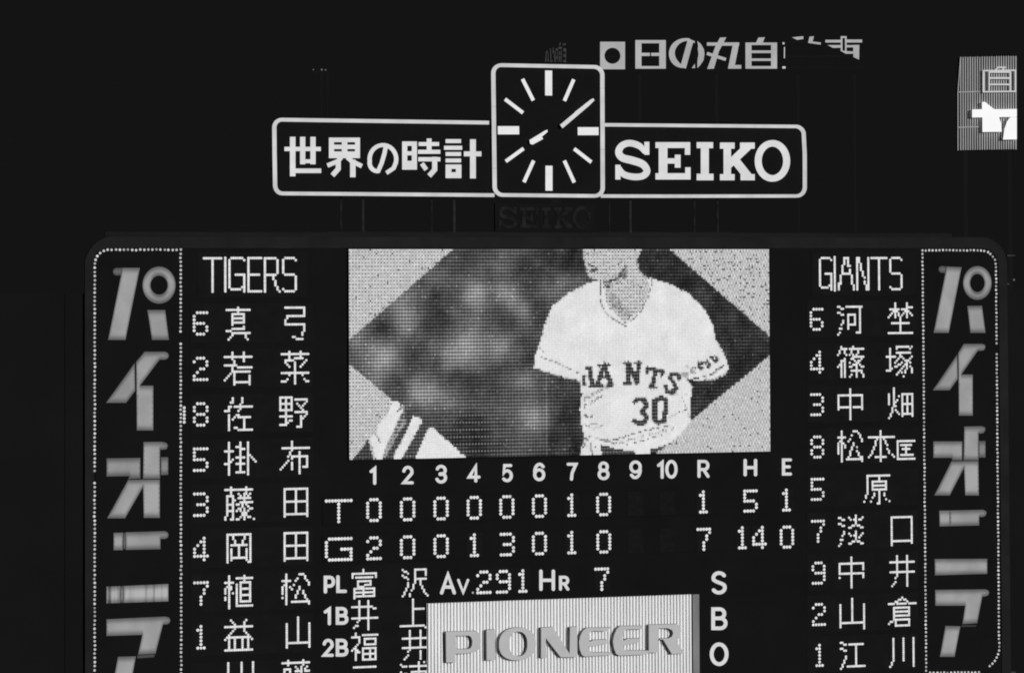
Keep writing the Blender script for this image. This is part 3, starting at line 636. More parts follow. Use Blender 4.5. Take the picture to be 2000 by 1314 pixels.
# dark foot of the lower left corner
k = inside([(115, 900), (140, 1000), (40, 1000), (80, 950)]); T[k] = 70; LIGHT &= ~k; DRK |= k
c8 = lambda t: [((x/8.0)*2.353, (295+y/8.0)*2.353) for x, y in S(t)[0]]
white = np.zeros(UX.shape, bool)
dk = inside(c8('940,260 1090,300 1340,500 1130,1030 500,1030 600,900 760,640')); T[dk] = 78; LIGHT &= ~dk; DRK |= dk
mid = inside(c8('820,430 950,340 1000,420 860,620 740,860 640,1000 600,900 760,640')); T[mid] = 170; LIGHT |= mid; DRK &= ~mid
for t in ('780,95 850,90 870,140 960,190 930,260 850,420 760,620 640,870 620,1030 520,1030 420,680 480,610 540,600 545,500 650,380 730,240',
          '1090,330 1240,380 1240,440 1180,520 1060,760 960,930 900,1030 790,1030 780,960 930,700 1010,520',
          '1340,515 1400,515 1930,985 1900,1040 1120,1040 1160,920'):
    white |= inside(c8(t))
jer = inside([(1190, 168), (1120, 185), (1040, 225), (960, 290), (925, 370), (910, 440), (885, 510), (876, 572), (930, 590), (1040, 620), (1090, 632), (1097, 700), (1088, 760), (1098, 850), (1110, 890),
              (1150, 912), (1230, 940), (1340, 957), (1430, 945), (1500, 920), (1560, 868), (1600, 822), (1594, 740), (1607, 655), (1580, 622), (1640, 634), (1700, 630), (1755, 605), (1775, 575),
              (1752, 505), (1712, 440), (1700, 370), (1660, 300), (1590, 230), (1510, 190), (1400, 155), (1350, 150)])
pants = inside([(1112, 900), (1150, 905), (1185, 925), (1190, 985), (1086, 990), (1098, 930)]) | inside([(1345, 955), (1415, 950), (1410, 985), (1335, 985)])
white |= jer | pants
lw = smooth(rng.normal(0, 1, UX.shape), 14); T[white] = np.clip(238+lw/lw.std()*3.2, 229, 246)[white]; LIGHT &= ~white; DRK &= ~white
neck = inside([(1098, 20), (1380, 20), (1352, 72), (1362, 125), (1400, 160), (1412, 205), (1395, 270), (1300, 370), (1215, 290), (1192, 178), (1130, 158), (1110, 100)])
T[neck] = 210; LIGHT |= neck; white &= ~neck; DRK &= ~neck
def mark(path, w, tone, mix=1.0):
    k = near(path, w); T[k] = T[k]*(1-mix)+tone*mix
def grey(path, w, tone):
    k = near(path, w) & (rng.random(UX.shape) < .8); T[k] = tone
mark([(1130, 98), (1162, 112)], 7, 70); mark([(1140, 122), (1168, 118)], 7, 80); mark([(1132, 128), (1160, 128)], 5, 90); mark([(1118, 50), (1150, 52)], 5, 130)
grey([(1196, 182), (1250, 168), (1290, 150)], 11, 75); grey([(1290, 150), (1300, 115)], 26, 150); grey([(1210, 195), (1225, 200)], 14, 95); grey([(1262, 160), (1290, 120)], 10, 95)
grey([(1225, 270), (1270, 300)], 12, 130); grey([(1240, 250), (1300, 320)], 40, 178)
for p, w, t in (([(1181, 180), (1181, 270)], 7, 130), ([(1181, 270), (1215, 330), (1298, 382)], 6, 165), ([(1298, 382), (1370, 312), (1410, 235), (1420, 170)], 6, 160),
                ([(1215, 330), (1298, 380)], 5, 150), ([(905, 522), (975, 545), (1088, 600)], 5, 165), ([(1215, 912), (1290, 890), (1350, 870), (1440, 848), (1500, 835)], 7, 135),
                ([(1290, 930), (1380, 905), (1470, 878)], 5, 150), ([(1110, 720), (1160, 690), (1215, 660)], 9, 170), ([(1130, 745), (1190, 700)], 7, 185), ([(1108, 760), (1112, 700)], 7, 150),
                ([(1112, 790), (1130, 802), (1150, 795)], 7, 120), ([(1120, 825), (1165, 830)], 6, 170), ([(1545, 600), (1600, 600), (1610, 575)], 22, 175), ([(1600, 625), (1690, 605), (1750, 560)], 6, 100),
                ([(1625, 632), (1700, 628), (1762, 595)], 6, 150), ([(1135, 915), (1145, 965)], 8, 150), ([(1105, 935), (1125, 900)], 6, 110), ([(1160, 930), (1165, 975)], 5, 165),
                ([(890, 580), (1000, 612), (1090, 636)], 5, 150)):
    grey(p, w, t)
mark([(1190, 930), (1260, 952), (1340, 962)], 9, 75); mark([(1420, 952), (1470, 938)], 14, 75)
mark([(262, 740), (270, 755), (250, 770)], 7, 110); grey([(250, 850), (235, 890), (262, 820), (290, 770)], 11, 105); mark([(150, 878), (172, 915)], 5, 140)
for p, w, t in (([(1112, 705), (1190, 668), (1240, 640)], 13, 205), ([(1120, 740), (1200, 690)], 9, 190), ([(1106, 830), (1150, 850), (1190, 838)], 10, 205), ([(1240, 925), (1400, 880), (1520, 850)], 12, 212),
                ([(1560, 600), (1605, 640)], 14, 190), ([(1575, 560), (1620, 600)], 9, 196), ([(1190, 905), (1240, 915)], 8, 150), ([(1500, 800), (1580, 760)], 8, 214), ([(1450, 700), (1580, 690)], 7, 216),
                ([(1560, 700), (1590, 800)], 8, 212), ([(900, 480), (930, 500)], 8, 212), ([(1120, 880), (1180, 900), (1240, 905)], 7, 190)):
    k = near(p, w) & (rng.random(UX.shape) < .75) & (T > 200); T[k] = t
lt = 70.0
for p, w in (([(1105, 612), (1108, 650)], 11), ([(1118, 572), (1140, 572)], 9), ([(1132, 572), (1146, 655)], 14), ([(1136, 660), (1160, 655)], 9),
             ([(1168, 650), (1200, 560), (1232, 648)], 15), ([(1178, 562), (1222, 558)], 10), ([(1182, 618), (1222, 618)], 9), ([(1168, 653), (1190, 653)], 9), ([(1215, 652), (1240, 650)], 9),
             ([(1308, 640), (1312, 552)], 14), ([(1312, 552), (1350, 640)], 15), ([(1350, 640), (1358, 552)], 14), ([(1290, 643), (1325, 643)], 8), ([(1290, 552), (1320, 550)], 8), ([(1340, 552), (1370, 552)], 8),
             ([(1400, 575), (1470, 590)], 14), ([(1436, 585), (1422, 658)], 14), ([(1408, 658), (1442, 662)], 9), ([(1400, 575), (1396, 600)], 8), ([(1470, 590), (1462, 615)], 8),
             ([(1545, 620), (1535, 600), (1512, 598), (1502, 620), (1522, 640), (1530, 665), (1512, 688), (1488, 680), (1482, 655)], 12),
             ([(1340, 728), (1360, 716), (1385, 722), (1394, 745), (1372, 772), (1394, 795), (1388, 822), (1362, 830), (1338, 815)], 15),
             ([(1432, 722), (1432, 812), (1452, 822), (1478, 812), (1484, 722), (1464, 710), (1432, 722)], 16),
             ([(1632, 548), (1640, 578), (1652, 572)], 7), ([(1636, 556), (1652, 550)], 7), ([(1672, 540), (1688, 565)], 7), ([(1672, 540), (1662, 548), (1680, 572)], 5), ([(1692, 520), (1712, 545)], 8), ([(1705, 510), (1718, 530)], 5), ([(1700, 532), (1722, 540)], 5)):
    mark(p, w+(6.0 if w > 10 else 3.5), lt)
A = T.copy(); edge = smooth(T, 1); T = 0.72*A+0.28*edge
I_, J_ = np.meshgrid(np.arange(NC), np.arange(NR)); pi, pj = I_ % 2, J_ % 2
V = np.zeros(UX.shape)
# bright greys: one lamp of every four is weak; darks: every other row glows
patL = np.where(pj == 0, np.where(pi == 0, 10, 2), np.where(pi == 0, -52, 2)).astype(float)
patL[UX > 1380] = np.where(((I_+J_//2) % 2 == 0), -22, 10)[UX > 1380]
patD = np.where(pj == 0, np.where(pi == 0, 0.36, 0.10), np.where(pi == 0, -0.16, -0.40))
isD = DRK | (T <= 125); isL = (T < 226) & ~isD; isW = ~isD & ~isL
k = isD & ~DRK; patD[k] *= 1.2; patD = np.where(DRK, patD*np.clip(1.25-T/300.0, .45, 1), patD)
V = np.where(isL, T+patL+rng.normal(0, 9, T.shape), V)
V = np.where(isW, T+rng.normal(0, 3.0, T.shape)-np.where(pi == 0, 3, 0), V)
V = np.where(isD, T*(1+patD)+rng.normal(0, 5, T.shape), V)
dd = (rng.random(T.shape) < np.where((UX > 1500) & (UY < 420) & (pj == 1), .16, 0.012)) & isL
V[dd] = 105
dd = (rng.random(T.shape) < .012) & isD & ~jer; V[dd] += 35
sp = isD & dia & (np.exp(-((UX-600)**2+(UY-880)**2)/(2*120.0**2)) > .4) & (J_ % 4 == 0) & (I_ % 2 == 0); V[sp] = 120
V[neck & (pj == 1)] -= 6; dd = neck & (rng.random(T.shape) < .08); V[dd] -= 40
V = np.clip(V, 22, 250)
s_ = V/255.0; LV = np.where(s_ <= .04045, s_/12.92, ((s_+.055)/1.055)**2.4).astype(np.float32)
cw, chh = (sx1-sx0)/NC*0.47, (sz0-sz1)/NR*0.475
n_ = NC*NR; vv = np.zeros((n_, 4, 3), np.float32)
for q, (a, c) in enumerate(((-1, -1), (1, -1), (1, 1), (-1, 1))):
    vv[:, q, 0] = GX.ravel()+a*cw; vv[:, q, 2] = GZ.ravel()+c*chh; vv[:, q, 1] = -SD
me = bpy.data.meshes.new('lamp_mosaic'); me.vertices.add(n_*4); me.vertices.foreach_set('co', vv.ravel())
me.loops.add(n_*4); me.loops.foreach_set('vertex_index', np.arange(n_*4, dtype=np.int32))
me.polygons.add(n_); me.polygons.foreach_set('loop_start', np.arange(0, n_*4, 4, dtype=np.int32)); me.polygons.foreach_set('loop_total', np.full(n_, 4, np.int32))
me.update(calc_edges=True); at = me.attributes.new('lamp', 'FLOAT', 'FACE'); at.data.foreach_set('value', LV.ravel())
me.materials.append(M['e_screen']); mo = bpy.data.objects.new('lamp_mosaic', me); COL.objects.link(mo); mo.parent = SCR
mo['kind'] = 'stuff'; mo['label'] = 'tightly packed screen lamps forming the player picture'

# ------------------------------------------------------------------ clock and the two signs beside it
CW = crop(950, 110, 4.532); CZ = crop(500, 60, 3.3333); CY = crop(1040, 40, 2.857)
def pscale(Fr, px, py): return Fr.at(px+.5, py)[0]-Fr.at(px-.5, py)[0]
def tube_frame(Fr, parent, path, w, d0, d1, cuts, closed, name='frame_tube'):
    """a light tube outline made of straight and bent lengths, split at the given fractions"""
    L = [Fr.at(x, y, d1) for x, y in path]
    if closed: L = L+[L[0]]
    seg = [0.0]
    for a, c in zip(L, L[1:]): seg.append(seg[-1]+math.dist(a, c))
    tot = seg[-1]
    def pt(s):
        for i in range(len(seg)-1):
            if s <= seg[i+1]+1e-9: t = (s-seg[i])/max(1e-9, seg[i+1]-seg[i]); return (L[i][0]+(L[i+1][0]-L[i][0])*t, L[i][1]+(L[i+1][1]-L[i][1])*t)
        return L[-1]
    cuts = sorted(cuts); marks = ([0.0]+cuts+[1.0]) if not closed else cuts+[cuts[0]+1.0]
    for a, c in zip(marks, marks[1:]):
        a, c = a*tot+0.006, c*tot-0.006; pts = [pt(a % tot)]
        for k, s in enumerate(seg[:-1] if closed else seg):
            for o in ((0, tot) if closed else (0,)):
                if a+1e-3 < s+o < c-1e-3: pts.append((s+o, L[k]))
        mid = sorted(p for p in pts[1:]); pts = [pts[0]]+[p[1] for p in mid]+[pt(c % tot if closed and c > tot else c)]
        m_ = MB(); m_.strip(pts, w, d0, d1); m_.build(name, M['e_tube'], parent)

FC = Frame((P(1070, 250)[0], -0.22, HGT+P(1070, 384)[1]-(HGT-4.6)))
CL = FC.thing('clock', 'tall black stadium clock with white bar hour marks in a lit frame', 'clock')
ck = [(964.2, 127.3), (1177.3, 131.2), (1178.2, 383.0), (967.2, 380.8)]
b = MB(); b.poly([FC.at(x, y, 0) for x, y in rrect(ck, 15)], -0.2, 0.0); b.build('clock_face', M['signback'], CL)
sc = pscale(FC, 1070, 250)
tube_frame(FC, CL, rrect(ck, 16), 6.6*sc, 0.0, 0.12, [0.115, 0.29, 0.42, 0.52, 0.66, 0.80, 0.93], True)
for a, c, w in (('553,128', '553,348', 58), ('775,207', '693,395', 28), ('935,392', '790,506', 22), ('813,664', '993,664', 66), ('780,820', '930,937', 29), ('692,925', '780,1117', 28),
                ('556,970', '556,1190', 58), ('420,925', '335,1114', 28), ('330,818', '175,930', 29), ('105,656', '290,656', 68), ('168,381', '325,501', 28), ('322,203', '417,392', 28)):
    p = [FC.at(*CW(tuple(map(float, q.split(',')))), 0.06) for q in (a, c)]
    m = MB(); m.strip(p, w/4.532*sc, 0.0, 0.06); m.build('hour_mark', M['e_mark'], CL)
m = MB(); m.strip([FC.at(*CW(q), 0.2) for q in ((666, 622), (900, 425), (952, 382))], [35/4.532*sc, 32/4.532*sc, 19/4.532*sc], 0.14, 0.20); m.build('minute_hand', M['e_sign'], CL)
m = MB(); m.poly([FC.at(*q, 0.16) for q in S('385,742 520,660 550,647 557,658 492,712 502,733 412,782 392,776', CW)[0]], 0.10, 0.16); m.build('hour_hand', M['e_mark'], CL)
m = MB(); q = FC.at(*CW((560, 660)), .15); m.poly([(q[0]+0.10*math.cos(i*math.pi/8), q[1]+0.10*math.sin(i*math.pi/8)) for i in range(16)], 0.0, 0.21); m.build('hub', M['signback'], CL)

def sign_thing(name, label, box4, x0):
    Fr = Frame((P(x0, 300)[0], -0.18, HGT+P(x0, 384)[1]-(HGT-4.6)))
    t = Fr.thing(name, label, 'sign'); b_ = MB(); b_.poly([Fr.at(x, y, 0) for x, y in rrect(box4, 12)], -0.15, 0.0); b_.build('sign_panel', M['signback'], t)
    return Fr, t
def glyph(Fr, parent, c, items, d=0.08, name='character', m='e_sign', ext=0.0):
    """items: ('s', pts, width) strokes, ('r', x0,y0,x1,y1) bars, ('p', pts, holes) plates in crop units"""
    s0 = pscale(Fr, *c((500, 500))); k = (c((1, 0))[0]-c((0, 0))[0])*s0
    def bb(it):
        if it[0] == 'r': return it[1:5]
        w = (max(it[2]) if isinstance(it[2], list) else it[2])/2-2 if it[0] == 's' else 0
        xs = [p[0] for p in it[1]]; ys = [p[1] for p in it[1]]; return (min(xs)-w, min(ys)-w, max(xs)+w, max(ys)+w)
    B_ = [bb(it) for it in items]; grp = list(range(len(items)))
    for i in range(len(items)):
        for j in range(i):
            if B_[i][0] <= B_[j][2]+1 and B_[j][0] <= B_[i][2]+1 and B_[i][1] <= B_[j][3]+1 and B_[j][1] <= B_[i][3]+1:
                gi, gj = grp[i], grp[j]; grp = [gj if q == gi else q for q in grp]
    root = None
    for gid in dict.fromkeys(grp):
        mb = MB()
        for i, it in enumerate(items):
            if grp[i] != gid: continue
            dd = d+0.0015*i
            if it[0] == 's':
                pts, ws = it[1], it[2] if isinstance(it[2], list) else [it[2]]*len(it[1])
                if isinstance(it[2], list): pts, ws = smoothpath(pts, ws)
                mb.strip([Fr.at(*c(p), d) for p in pts], [q*k for q in ws], ext, dd, closed=len(it) > 3 and it[3] == 'c')
            elif it[0] == 'r':
                x0, y0, x1, y1 = it[1:5]; mb.poly([Fr.at(*c(p), d) for p in ((x0, y0), (x1, y0), (x1, y1), (x0, y1))], ext, dd)
            else: mb.poly([Fr.at(*c(p), d) for p in it[1]], ext, dd, holes=[[Fr.at(*c(p), d) for p in h] for h in (it[2] if len(it) > 2 else ())])
        o = mb.build(name if root is None else 'stroke', M[m], parent if root is None else root)
        root = root or o
    return root

FL, SL = sign_thing('clock_side_sign', 'rounded sign left of the clock with five lit Japanese characters', [(536.5, 233.5), (963, 240), (966, 379.5), (539, 378)], 750)
lpath = [(955.5, 239.8), (560, 234.2)] + ell(551, 249, 14.5, 15, 270, 180, 6) + [(537, 300)] + ell(552.5, 362, 14.5, 16, 180, 90, 6) + [(700, 379), (966, 381.3)]
tube_frame(FL, SL, lpath, 6.6*sc, 0.0, 0.12, [0.10, 0.22, 0.34, 0.43, 0.57, 0.66, 0.78, 0.89], False)
R_ = lambda x0, y0, x1, y1: [(x0, y0), (x1, y0), (x1, y1), (x0, y1)]
glyph(FL, SL, CZ, [('r', 188, 757, 422, 784), ('r', 224, 692, 257, 948), ('r', 290, 692, 321, 870), ('r', 357, 692, 388, 870), ('r', 300, 838, 380, 863), ('r', 250, 898, 424, 927)])
glyph(FL, SL, CZ, [('p', R_(478, 697, 677, 830), [R_(508, 726, 562, 743), R_(595, 726, 648, 743), R_(508, 771, 562, 787), R_(595, 771, 648, 787)]),
                   ('s', [(556, 825), (535, 850), (468, 878)], 27), ('s', [(597, 825), (625, 850), (690, 882)], 27), ('s', [(537, 845), (537, 900), (500, 942)], 30), ('r', 616, 840, 648, 954)])
glyph(FL, SL, CZ, [('s', [(848, 748), (838, 800), (820, 862), (797, 915)] + ell(795, 860, 54, 56, 95, 180, 6) + ell(828, 838, 87, 93, 170, 360, 16) + [(912, 860), (898, 895), (852, 926)], 25)])
glyph(FL, SL, CZ, [('p', R_(955, 722, 1048, 905), [R_(985, 750, 1018, 786), R_(985, 812, 1018, 848)][:2]), ('r', 1062, 726, 1192, 751), ('r', 1115, 703, 1143, 795), ('r', 1058, 776, 1200, 802),
                   ('r', 1060, 824, 1200, 851), ('s', [(1165, 822), (1165, 905), (1130, 945)], 30), ('s', [(1082, 866), (1110, 905)], 26)])
glyph(FL, SL, CZ, [('r', 1238, 707, 1335, 732), ('r', 1228, 750, 1342, 776), ('r', 1238, 791, 1335, 816), ('r', 1238, 833, 1335, 858), ('p', R_(1238, 872, 1337, 960), [R_(1272, 900, 1305, 922)]),
                   ('r', 1357, 787, 1467, 818), ('r', 1397, 708, 1431, 962)])

FR, SR = sign_thing('clock_side_sign', 'rounded sign right of the clock with five white slab serif capitals', [(1180, 244), (1568, 248), (1572.5, 382), (1182, 382)], 1370)
rpath = [(1180, 244), (1551, 247.2)] + ell(1554, 263, 17, 16, 280, 350, 6) + [(1572.8, 300), (1573, 340)] + ell(1556.5, 366, 16.5, 17, 0, 90, 6) + [(1300, 383.3), (1175, 383)]
tube_frame(FR, SR, rpath, 6.2*sc, 0.0, 0.12, [0.11, 0.22, 0.33, 0.42, 0.58, 0.70, 0.82, 0.91], False)
SEIKO = [
 [('s', [(630, 738), (600, 702), (545, 685), (500, 700), (483, 735), (503, 766), (560, 782), (617, 803), (641, 840), (617, 868), (565, 873), (510, 858), (484, 820)], [20, 32, 34, 34, 36, 38, 40, 38, 34, 34, 34, 32, 20]), ('r', 628, 678, 652, 750), ('r', 466, 806, 491, 888)],
 [('r', 690, 680, 880, 712), ('r', 708, 690, 753, 880), ('r', 690, 853, 882, 888), ('r', 854, 690, 880, 750), ('r', 856, 820, 882, 880), ('r', 745, 770, 815, 799), ('r', 798, 750, 826, 822)],
 [('r', 920, 680, 1008, 713), ('r', 943, 690, 984, 885), ('r', 920, 856, 1010, 892)],
 [('r', 1050, 682, 1128, 716), ('r', 1070, 690, 1108, 885), ('r', 1050, 858, 1128, 892), ('s', [(1208, 700), (1096, 806)], 40), ('r', 1162, 682, 1240, 716), ('s', [(1128, 775), (1208, 876)], 44), ('r', 1165, 858, 1240, 892)],
 [('p', ell(1341, 784, 97, 116), [ell(1341, 784, 62, 80)])]]
for g_ in SEIKO: glyph(FR, SR, CY, g_, name='letter')

# faint posts and an unlit sign under the clock
FP = Frame((P(1000, 420)[0], 0.12, HGT+P(1000, 462)[1]-(HGT-4.6)))
SF = FP.thing('support_frame', 'dim row of steel posts holding the clock signs above the board', 'frame')
for x, y0, w in ((666, 388, 3.6), (709, 384, 4.4), (843, 388, 3.0), (887, 384, 4.4), (1231, 384, 4.2), (1356, 388, 3.6), (1401, 384, 4.0), (1190, 388, 2.5)):
    a = FP.at(x, y0-60, 0); c = FP.at(x, 452.5, 0); m = MB(); h = w*sc/2; m.box(a[0]-h, c[1]-0.15, a[0]+h, a[1]+(0.0 if w > 4 else -0.35), -0.02, 0.0)
    m.build('post', M['post' if w > 4 else 'unlit'], SF)
a = FP.at(640, 450); c = FP.at(1430, 450); m = MB(); m.box(a[0], a[1]-0.18, c[0], a[1]-0.05, -0.05, -0.022); m.build('rail', M['beam'], SF)
FU = Frame((P(1065, 425)[0], 0.0, HGT+P(1065, 447)[1]-(HGT-4.6)))
UL = FU.thing('unlit_sign', 'barely visible unlit sign with five capitals below the clock', 'sign')
a = FU.at(967, 398); c = FU.at(1163, 452); m = MB(); m.box(a[0], c[1], c[0], a[1], -0.15, 0.0); m.build('sign_panel', M['signback'], UL)
cU = lambda p: (974+(p[0]-465)*.1852, 403+(p[1]-668)*.193)
for g_ in SEIKO: glyph(FU, UL, cU, g_, d=0.02, name='letter', m='unlit')

# ------------------------------------------------------------------ ribbed sign with raised letters in front of the board
FA = Frame((P(1095, 1240)[0], -0.20, 4.6))
AD = FA.thing('advertising_sign', 'bright ribbed metal sign with seven raised grey letters, low on the board', 'sign')
ax0, az1 = FA.at(834.5, 1178.2); ax1, _ = FA.at(1351.5, 1160); az0 = 0.6
m = MB(); m.box(ax0, az0, ax1, az1, -0.14, -0.085); m.build('sign_panel', M['rib'], AD)
nr = 83; pt_ = (ax1-ax0)/nr; m = MB()
for i in range(nr):
    x = ax0+i*pt_; prof = [(x+0.14*pt_, -0.08), (x+0.30*pt_, 0.0), (x+0.74*pt_, 0.0), (x+0.84*pt_, -0.08)]
    base = len(m.v)
    for z in (az0, az1): m.v += [(p[0], -p[1], z) for p in prof]
    for k in range(3): m.f.append((base+k, base+k+1, base+4+k+1, base+4+k)); m.a.append(1)
    m.f.append((base+4, base+5, base+6, base+7)); m.a.append(1)
m.build('ribs', M['rib'], AD, label='close vertical ribs of the sign face', kind='stuff')
a = FA.at(1352.8, 1160.2, -0.12); c = FA.at(1365.5, 1160, -0.12); m = MB(); m.box(a[0], az0, c[0], a[1], -0.2, -0.12); m.build('end_panel', M['endp'], AD)
C1 = crop(820, 1140, 6.667); C2 = crop(1100, 1114, 5.882)
LDp = 0.21
def adl(c, pts, holes=()):
    m_ = MB(); m_.poly([FA.at(*c(p), LDp) for p in pts], 0.0, LDp, holes=[[FA.at(*c(p), LDp) for p in h] for h in holes])
    m_.build('letter', [M['letter'], M['side']], AD)
Q = lambda t: S(t)[0]
adl(C1, Q('340,620 735,610 770,635 790,690 795,760 780,830 745,872 700,890 540,905 462,905 465,1018 345,1018'), [Q('470,672 640,668 670,690 685,740 680,800 655,838 560,850 472,845')][:1])
adl(C1, Q('868,598 978,590 982,985 872,990'))
adl(C1, [(1272+240*math.copysign(abs(math.cos(t))**.85, math.cos(t)), 778+212*math.copysign(abs(math.sin(t))**.85, math.sin(t))-0.03*(240*math.cos(t))) for t in [i*math.pi/24 for i in range(48)]],
    [[(1283+118*math.copysign(abs(math.cos(t))**.85, math.cos(t)), 778+160*math.copysign(abs(math.sin(t))**.85, math.sin(t))) for t in [i*math.pi/20 for i in range(40)]]])
adl(C1, Q('1580,568 1735,560 1950,905 1958,560 2050,556 2052,950 1835,950 1640,700 1650,955 1580,958'))
E_ = Q('550,650 270,655 225,690 195,750 182,820 190,900 215,965 250,985 560,965 545,938 340,938 305,915 288,870 500,838 502,788 345,795 310,815 290,800 295,745 310,700 345,690 500,690')
adl(C2, E_)
E2 = Q('910,632 650,635 615,670 585,740 572,810 585,890 610,955 650,972 905,962 983,950 983,915 745,915 705,905 680,860 710,850 885,820 888,775 740,780 700,800 675,790 685,730 700,690 740,672 905,668')
adl(C2, E2)
adl(C2, Q('985,620 1310,612 1350,640 1355,690 1345,740 1320,785 1290,800 1395,945 1250,955 1150,790 1110,785 1090,780 1090,938 985,940'), [Q('1095,660 1200,658 1250,680 1265,715 1250,755 1210,775 1095,778')])

# ------------------------------------------------------------------ city signs beyond the stadium
YB = math.radians(-15)
def far_frame(px, py, dist):
    dr = (fw + RT*((px-CXP)/FPX) - UP*((py-CYP)/FPX)); p = CAM+dr*dist; return p
pf = far_frame(1420, 145, 330)
FN = Frame(pf, -YAW)
NS = FN.thing('neon_sign', 'far grey neon sign above right of the clock, square emblem before partly unlit characters', 'sign')
CX_ = crop(1160, 60, 3.704)
glyph(FN, NS, CX_, [('p', R_(45, 82, 225, 280), [ell(134, 183, 58, 58)])], d=0.1, name='emblem', m='e_far')
glyph(FN, NS, CX_, [('r', 300, 70, 344, 276), ('r', 473, 70, 520, 276), ('r', 344, 70, 473, 92), ('r', 344, 258, 473, 276), ('r', 344, 162, 405, 184), ('r', 414, 162, 473, 184)], d=0.1, m='e_far')
glyph(FN, NS, CX_, [('s', ell(672, 166, 108, 100, 105, 282, 16), [18, 26, 34, 40, 42, 43, 43, 42, 41, 40, 38, 34, 30, 26, 22, 20, 18]), ('s', [(700, 70), (645, 270)], 42), ('p', Q('690,62 730,78 728,92 690,74')),
                    ('p', Q('748,76 775,100 795,135 800,170 793,215 770,250 748,272 750,215 757,170 752,130 755,110')), ('p', Q('708,272 730,240 732,272'))], d=0.1, m='e_far')
glyph(FN, NS, CX_, [('p', Q('912,52 958,50 905,150 868,276 820,278 878,118')), ('r', 818, 87, 1050, 110), ('p', Q('1008,88 1052,88 1020,250 1014,276 970,276')), ('r', 1010, 250, 1066, 276), ('s', [(818, 166), (955, 210)], 22)], d=0.1, m='e_far')
glyph(FN, NS, CX_, [('r', 1097, 88, 1140, 276), ('r', 1282, 88, 1325, 276), ('r', 1140, 88, 1282, 105), ('r', 1140, 145, 1282, 163), ('r', 1140, 203, 1282, 220), ('r', 1140, 258, 1282, 276), ('p', Q('1190,52 1237,50 1222,86 1168,100'))], d=0.1, m='e_far')
glyph(FN, NS, CX_, [('s', [(1379, 120), (1378, 200)], 6), ('r', 1366, 86, 1378, 100), ('r', 1364, 260, 1386, 275)], d=0.1, name='broken_character', m='e_outline')
glyph(FN, NS, CX_, [('p', Q('1435,50 1515,42 1515,62 1470,68')), ('p', Q('1560,45 1592,42 1582,80 1642,88 1640,102 1550,90'))], d=0.1, name='broken_character', m='e_far')
glyph(FN, NS, CX_, [('r', 1675, 68, 1788, 87), ('r', 1828, 66, 1940, 87), ('p', Q('1692,106 1788,106 1788,124 1730,126')), ('r', 1828, 106, 1880, 122), ('p', Q('1876,105 1920,105 1918,210 1878,192')),
                    ('p', Q('1786,42 1828,42 1828,166 1786,148'), [Q('1798,54 1817,54 1817,152 1798,144')]), ('p', Q('1786,146 1828,150 1880,152 1880,168 1822,168'))], d=0.1, name='broken_character', m='e_far')
c = FN.at(1688, 139)
for y in (84, 112, 134):
    a = FN.at(1170, y); e = FN.at(1686, y); m = MB(); m.box(a[0], a[1]-.06, e[0], a[1]+.06, -0.08, -0.05); m.build('rail', M['farpost'], NS)
a = FN.at(1168, 140)
for x in (1250, 1400, 1560, 1670):
    q = FN.at(x, 141); m = MB(); m.box(q[0]-.12, -pf.z, q[0]+.12, q[1]-.2, -.70, -0.66); m.build('mast', M['farpost'], NS)

# faint small sign over the clock
pg = far_frame(1086, 104, 420); FG = Frame(pg, -YAW)
GS = FG.thing('distant_sign', 'tiny faint grey sign of narrow upright strokes just above the clock', 'sign')
cG = crop(1040, 60, 14.286)
for it in ([('s', [(372, 880), (380, 620), (410, 570), (430, 640), (440, 870)], 26)], [('s', [(495, 500), (505, 600), (520, 860)], 26), ('r', 480, 840, 560, 870)],
           [('s', [(575, 470), (580, 640)], 20), ('s', [(550, 600), (610, 590)], 60), ('s', [(610, 640), (620, 870)], 20)], [('r', 645, 500, 710, 560), ('r', 645, 730, 710, 790), ('r', 640, 560, 655, 870), ('r', 700, 560, 715, 870)],
           [('p', Q('730,400 780,330 800,350 770,420')), ('r', 725, 460, 825, 515), ('r', 745, 590, 780, 680), ('r', 745, 720, 780, 870), ('r', 800, 540, 818, 870)],
           [('p', Q('845,370 930,350 930,410 845,430')), ('r', 865, 500, 935, 580), ('r', 865, 660, 935, 740), ('r', 860, 830, 940, 880), ('r', 920, 580, 937, 830)]):
    glyph(FG, GS, cG, it, d=0.1, m='e_fardim')
for y in (100, 118):
    a = FG.at(1066, y); c = FG.at(1106, y); m = MB(); m.box(a[0], a[1]-.06, c[0], a[1]+.06, -0.08, -0.05); m.build('rail', M['farpost'], GS)
m = MB(); a2 = FG.at(1085, 124); m.box(a2[0]-.6, -pg.z, a2[0]+.6, a2[1], -1.2, -0.55); m.build('mast', M['farpost'], GS)

# three small lamps on a far mast
ph = far_frame(628, 137, 380); FH = Frame(ph, -YAW)
MS = FH.thing('lamp_mast', 'far dark mast with three tiny lamps in a row at the upper left', 'mast')
for x, y, r in ((612, 136.5, .09), (628.5, 136.5, .13), (636, 137, .10)):
    a = FH.at(x, y, .2); m = MB(); m.bulb(a[0], a[1], r, .2); m.build('lamp', M['e_spot'], MS)
a = FH.at(609, 138); c = FH.at(639, 138); m = MB(); m.box(a[0], a[1]-.25, c[0], a[1]-.08, .05, .10); m.build('crossarm', M['farpost'], MS)
for x in (628, 640):
    a = FH.at(x, 138); m = MB(); m.box(a[0]-.10, -ph.z, a[0]+.10, a[1]-.25, 0.0, .03); m.build('pole', M['farpost'], MS)

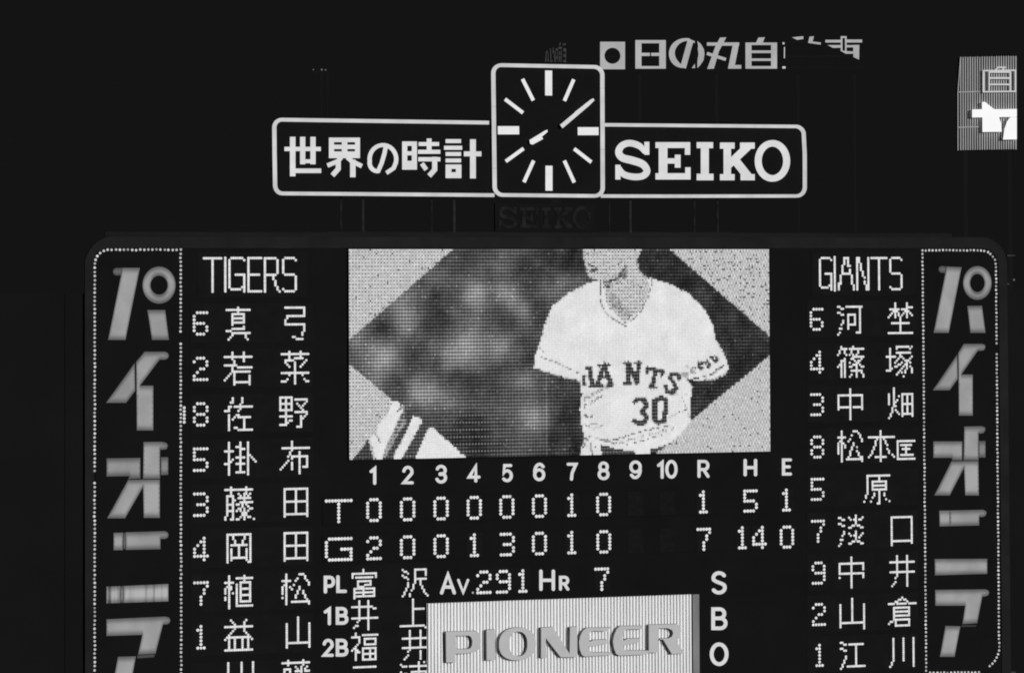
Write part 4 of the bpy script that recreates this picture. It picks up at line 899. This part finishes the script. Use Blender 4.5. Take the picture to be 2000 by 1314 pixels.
# ribbed neon sign at the right edge
pr = far_frame(1928, 202, 300); FT = Frame(pr, -YAW)
RSN = FT.thing('ribbed_neon_sign', 'tall grey ribbed sign with an outlined character and a solid white shape', 'sign')
CT = crop(1800, 60, 4.865)
a = FT.at(*CT((350, 258))); c = FT.at(*CT((902, 1135)))
m = MB(); m.poly([FT.at(*CT(q), -0.3) for q in ((362, 256), (904, 245), (904, 1132), (346, 1140), (343, 600))], -1.5, -0.3); m.build('sign_panel', M['farback'], RSN)
nn = 24
for i in range(nn):
    xx = 372+i*(895-372)/(nn-1); w = 9.5; top = 252+(246-256)*(i/nn)
    m = MB(); m.poly([FT.at(*CT(q), -0.05) for q in ((xx-w/2, top+rng.uniform(-4, 4)), (xx+w/2, top), (xx+w/2+1, 1136-i*.4), (xx-w/2+1, 1136-i*.4))], -0.3, -0.05); m.build('rib', M['farrib'], RSN)
for y in (585, 920):
    m = MB(); m.strip([FT.at(*CT(q), 0.0) for q in ((345, y), (560, y-6))], 9/4.865*pscale(FT, 1900, 200), -0.05, 0.0); m.build('rail', M['farrib'], RSN)
m = MB(); m.strip([FT.at(*CT(q), 0.0) for q in ((370, 258), (346, 590), (346, 1140))], 8/4.865*pscale(FT, 1900, 200), -0.3, 0.0); m.build('edge_trim', M['farrib'], RSN)
glyph(FT, RSN, CT, [('s', [(590, 382), (893, 378), (893, 578), (590, 582)], 13, 'c'), ('r', 638, 392, 650, 572), ('r', 838, 390, 850, 572), ('r', 645, 444, 842, 460), ('r', 645, 505, 842, 520), ('r', 645, 386, 842, 402),
                    ('s', [(695, 382), (728, 350), (790, 350), (765, 380)], 13)], d=0.25, m='e_outline', ext=0.1)
glyph(FT, RSN, CT, [('p', Q('486,750 580,748 580,680 600,676 690,748 905,745 905,818 735,820 755,880 762,960 585,962 585,822 486,824')),
                    ('p', Q('905,822 905,1032 780,1034 795,930 820,860 850,822'))], d=0.45, m='e_white', ext=0.0)
for xz in (420, 840):
    q = FT.at(*CT((xz, 1141))); m = MB(); m.box(q[0]-.2, -pr.z, q[0]+.2, q[1], -.35, -0.31); m.build('mast', M['farpost'], RSN)
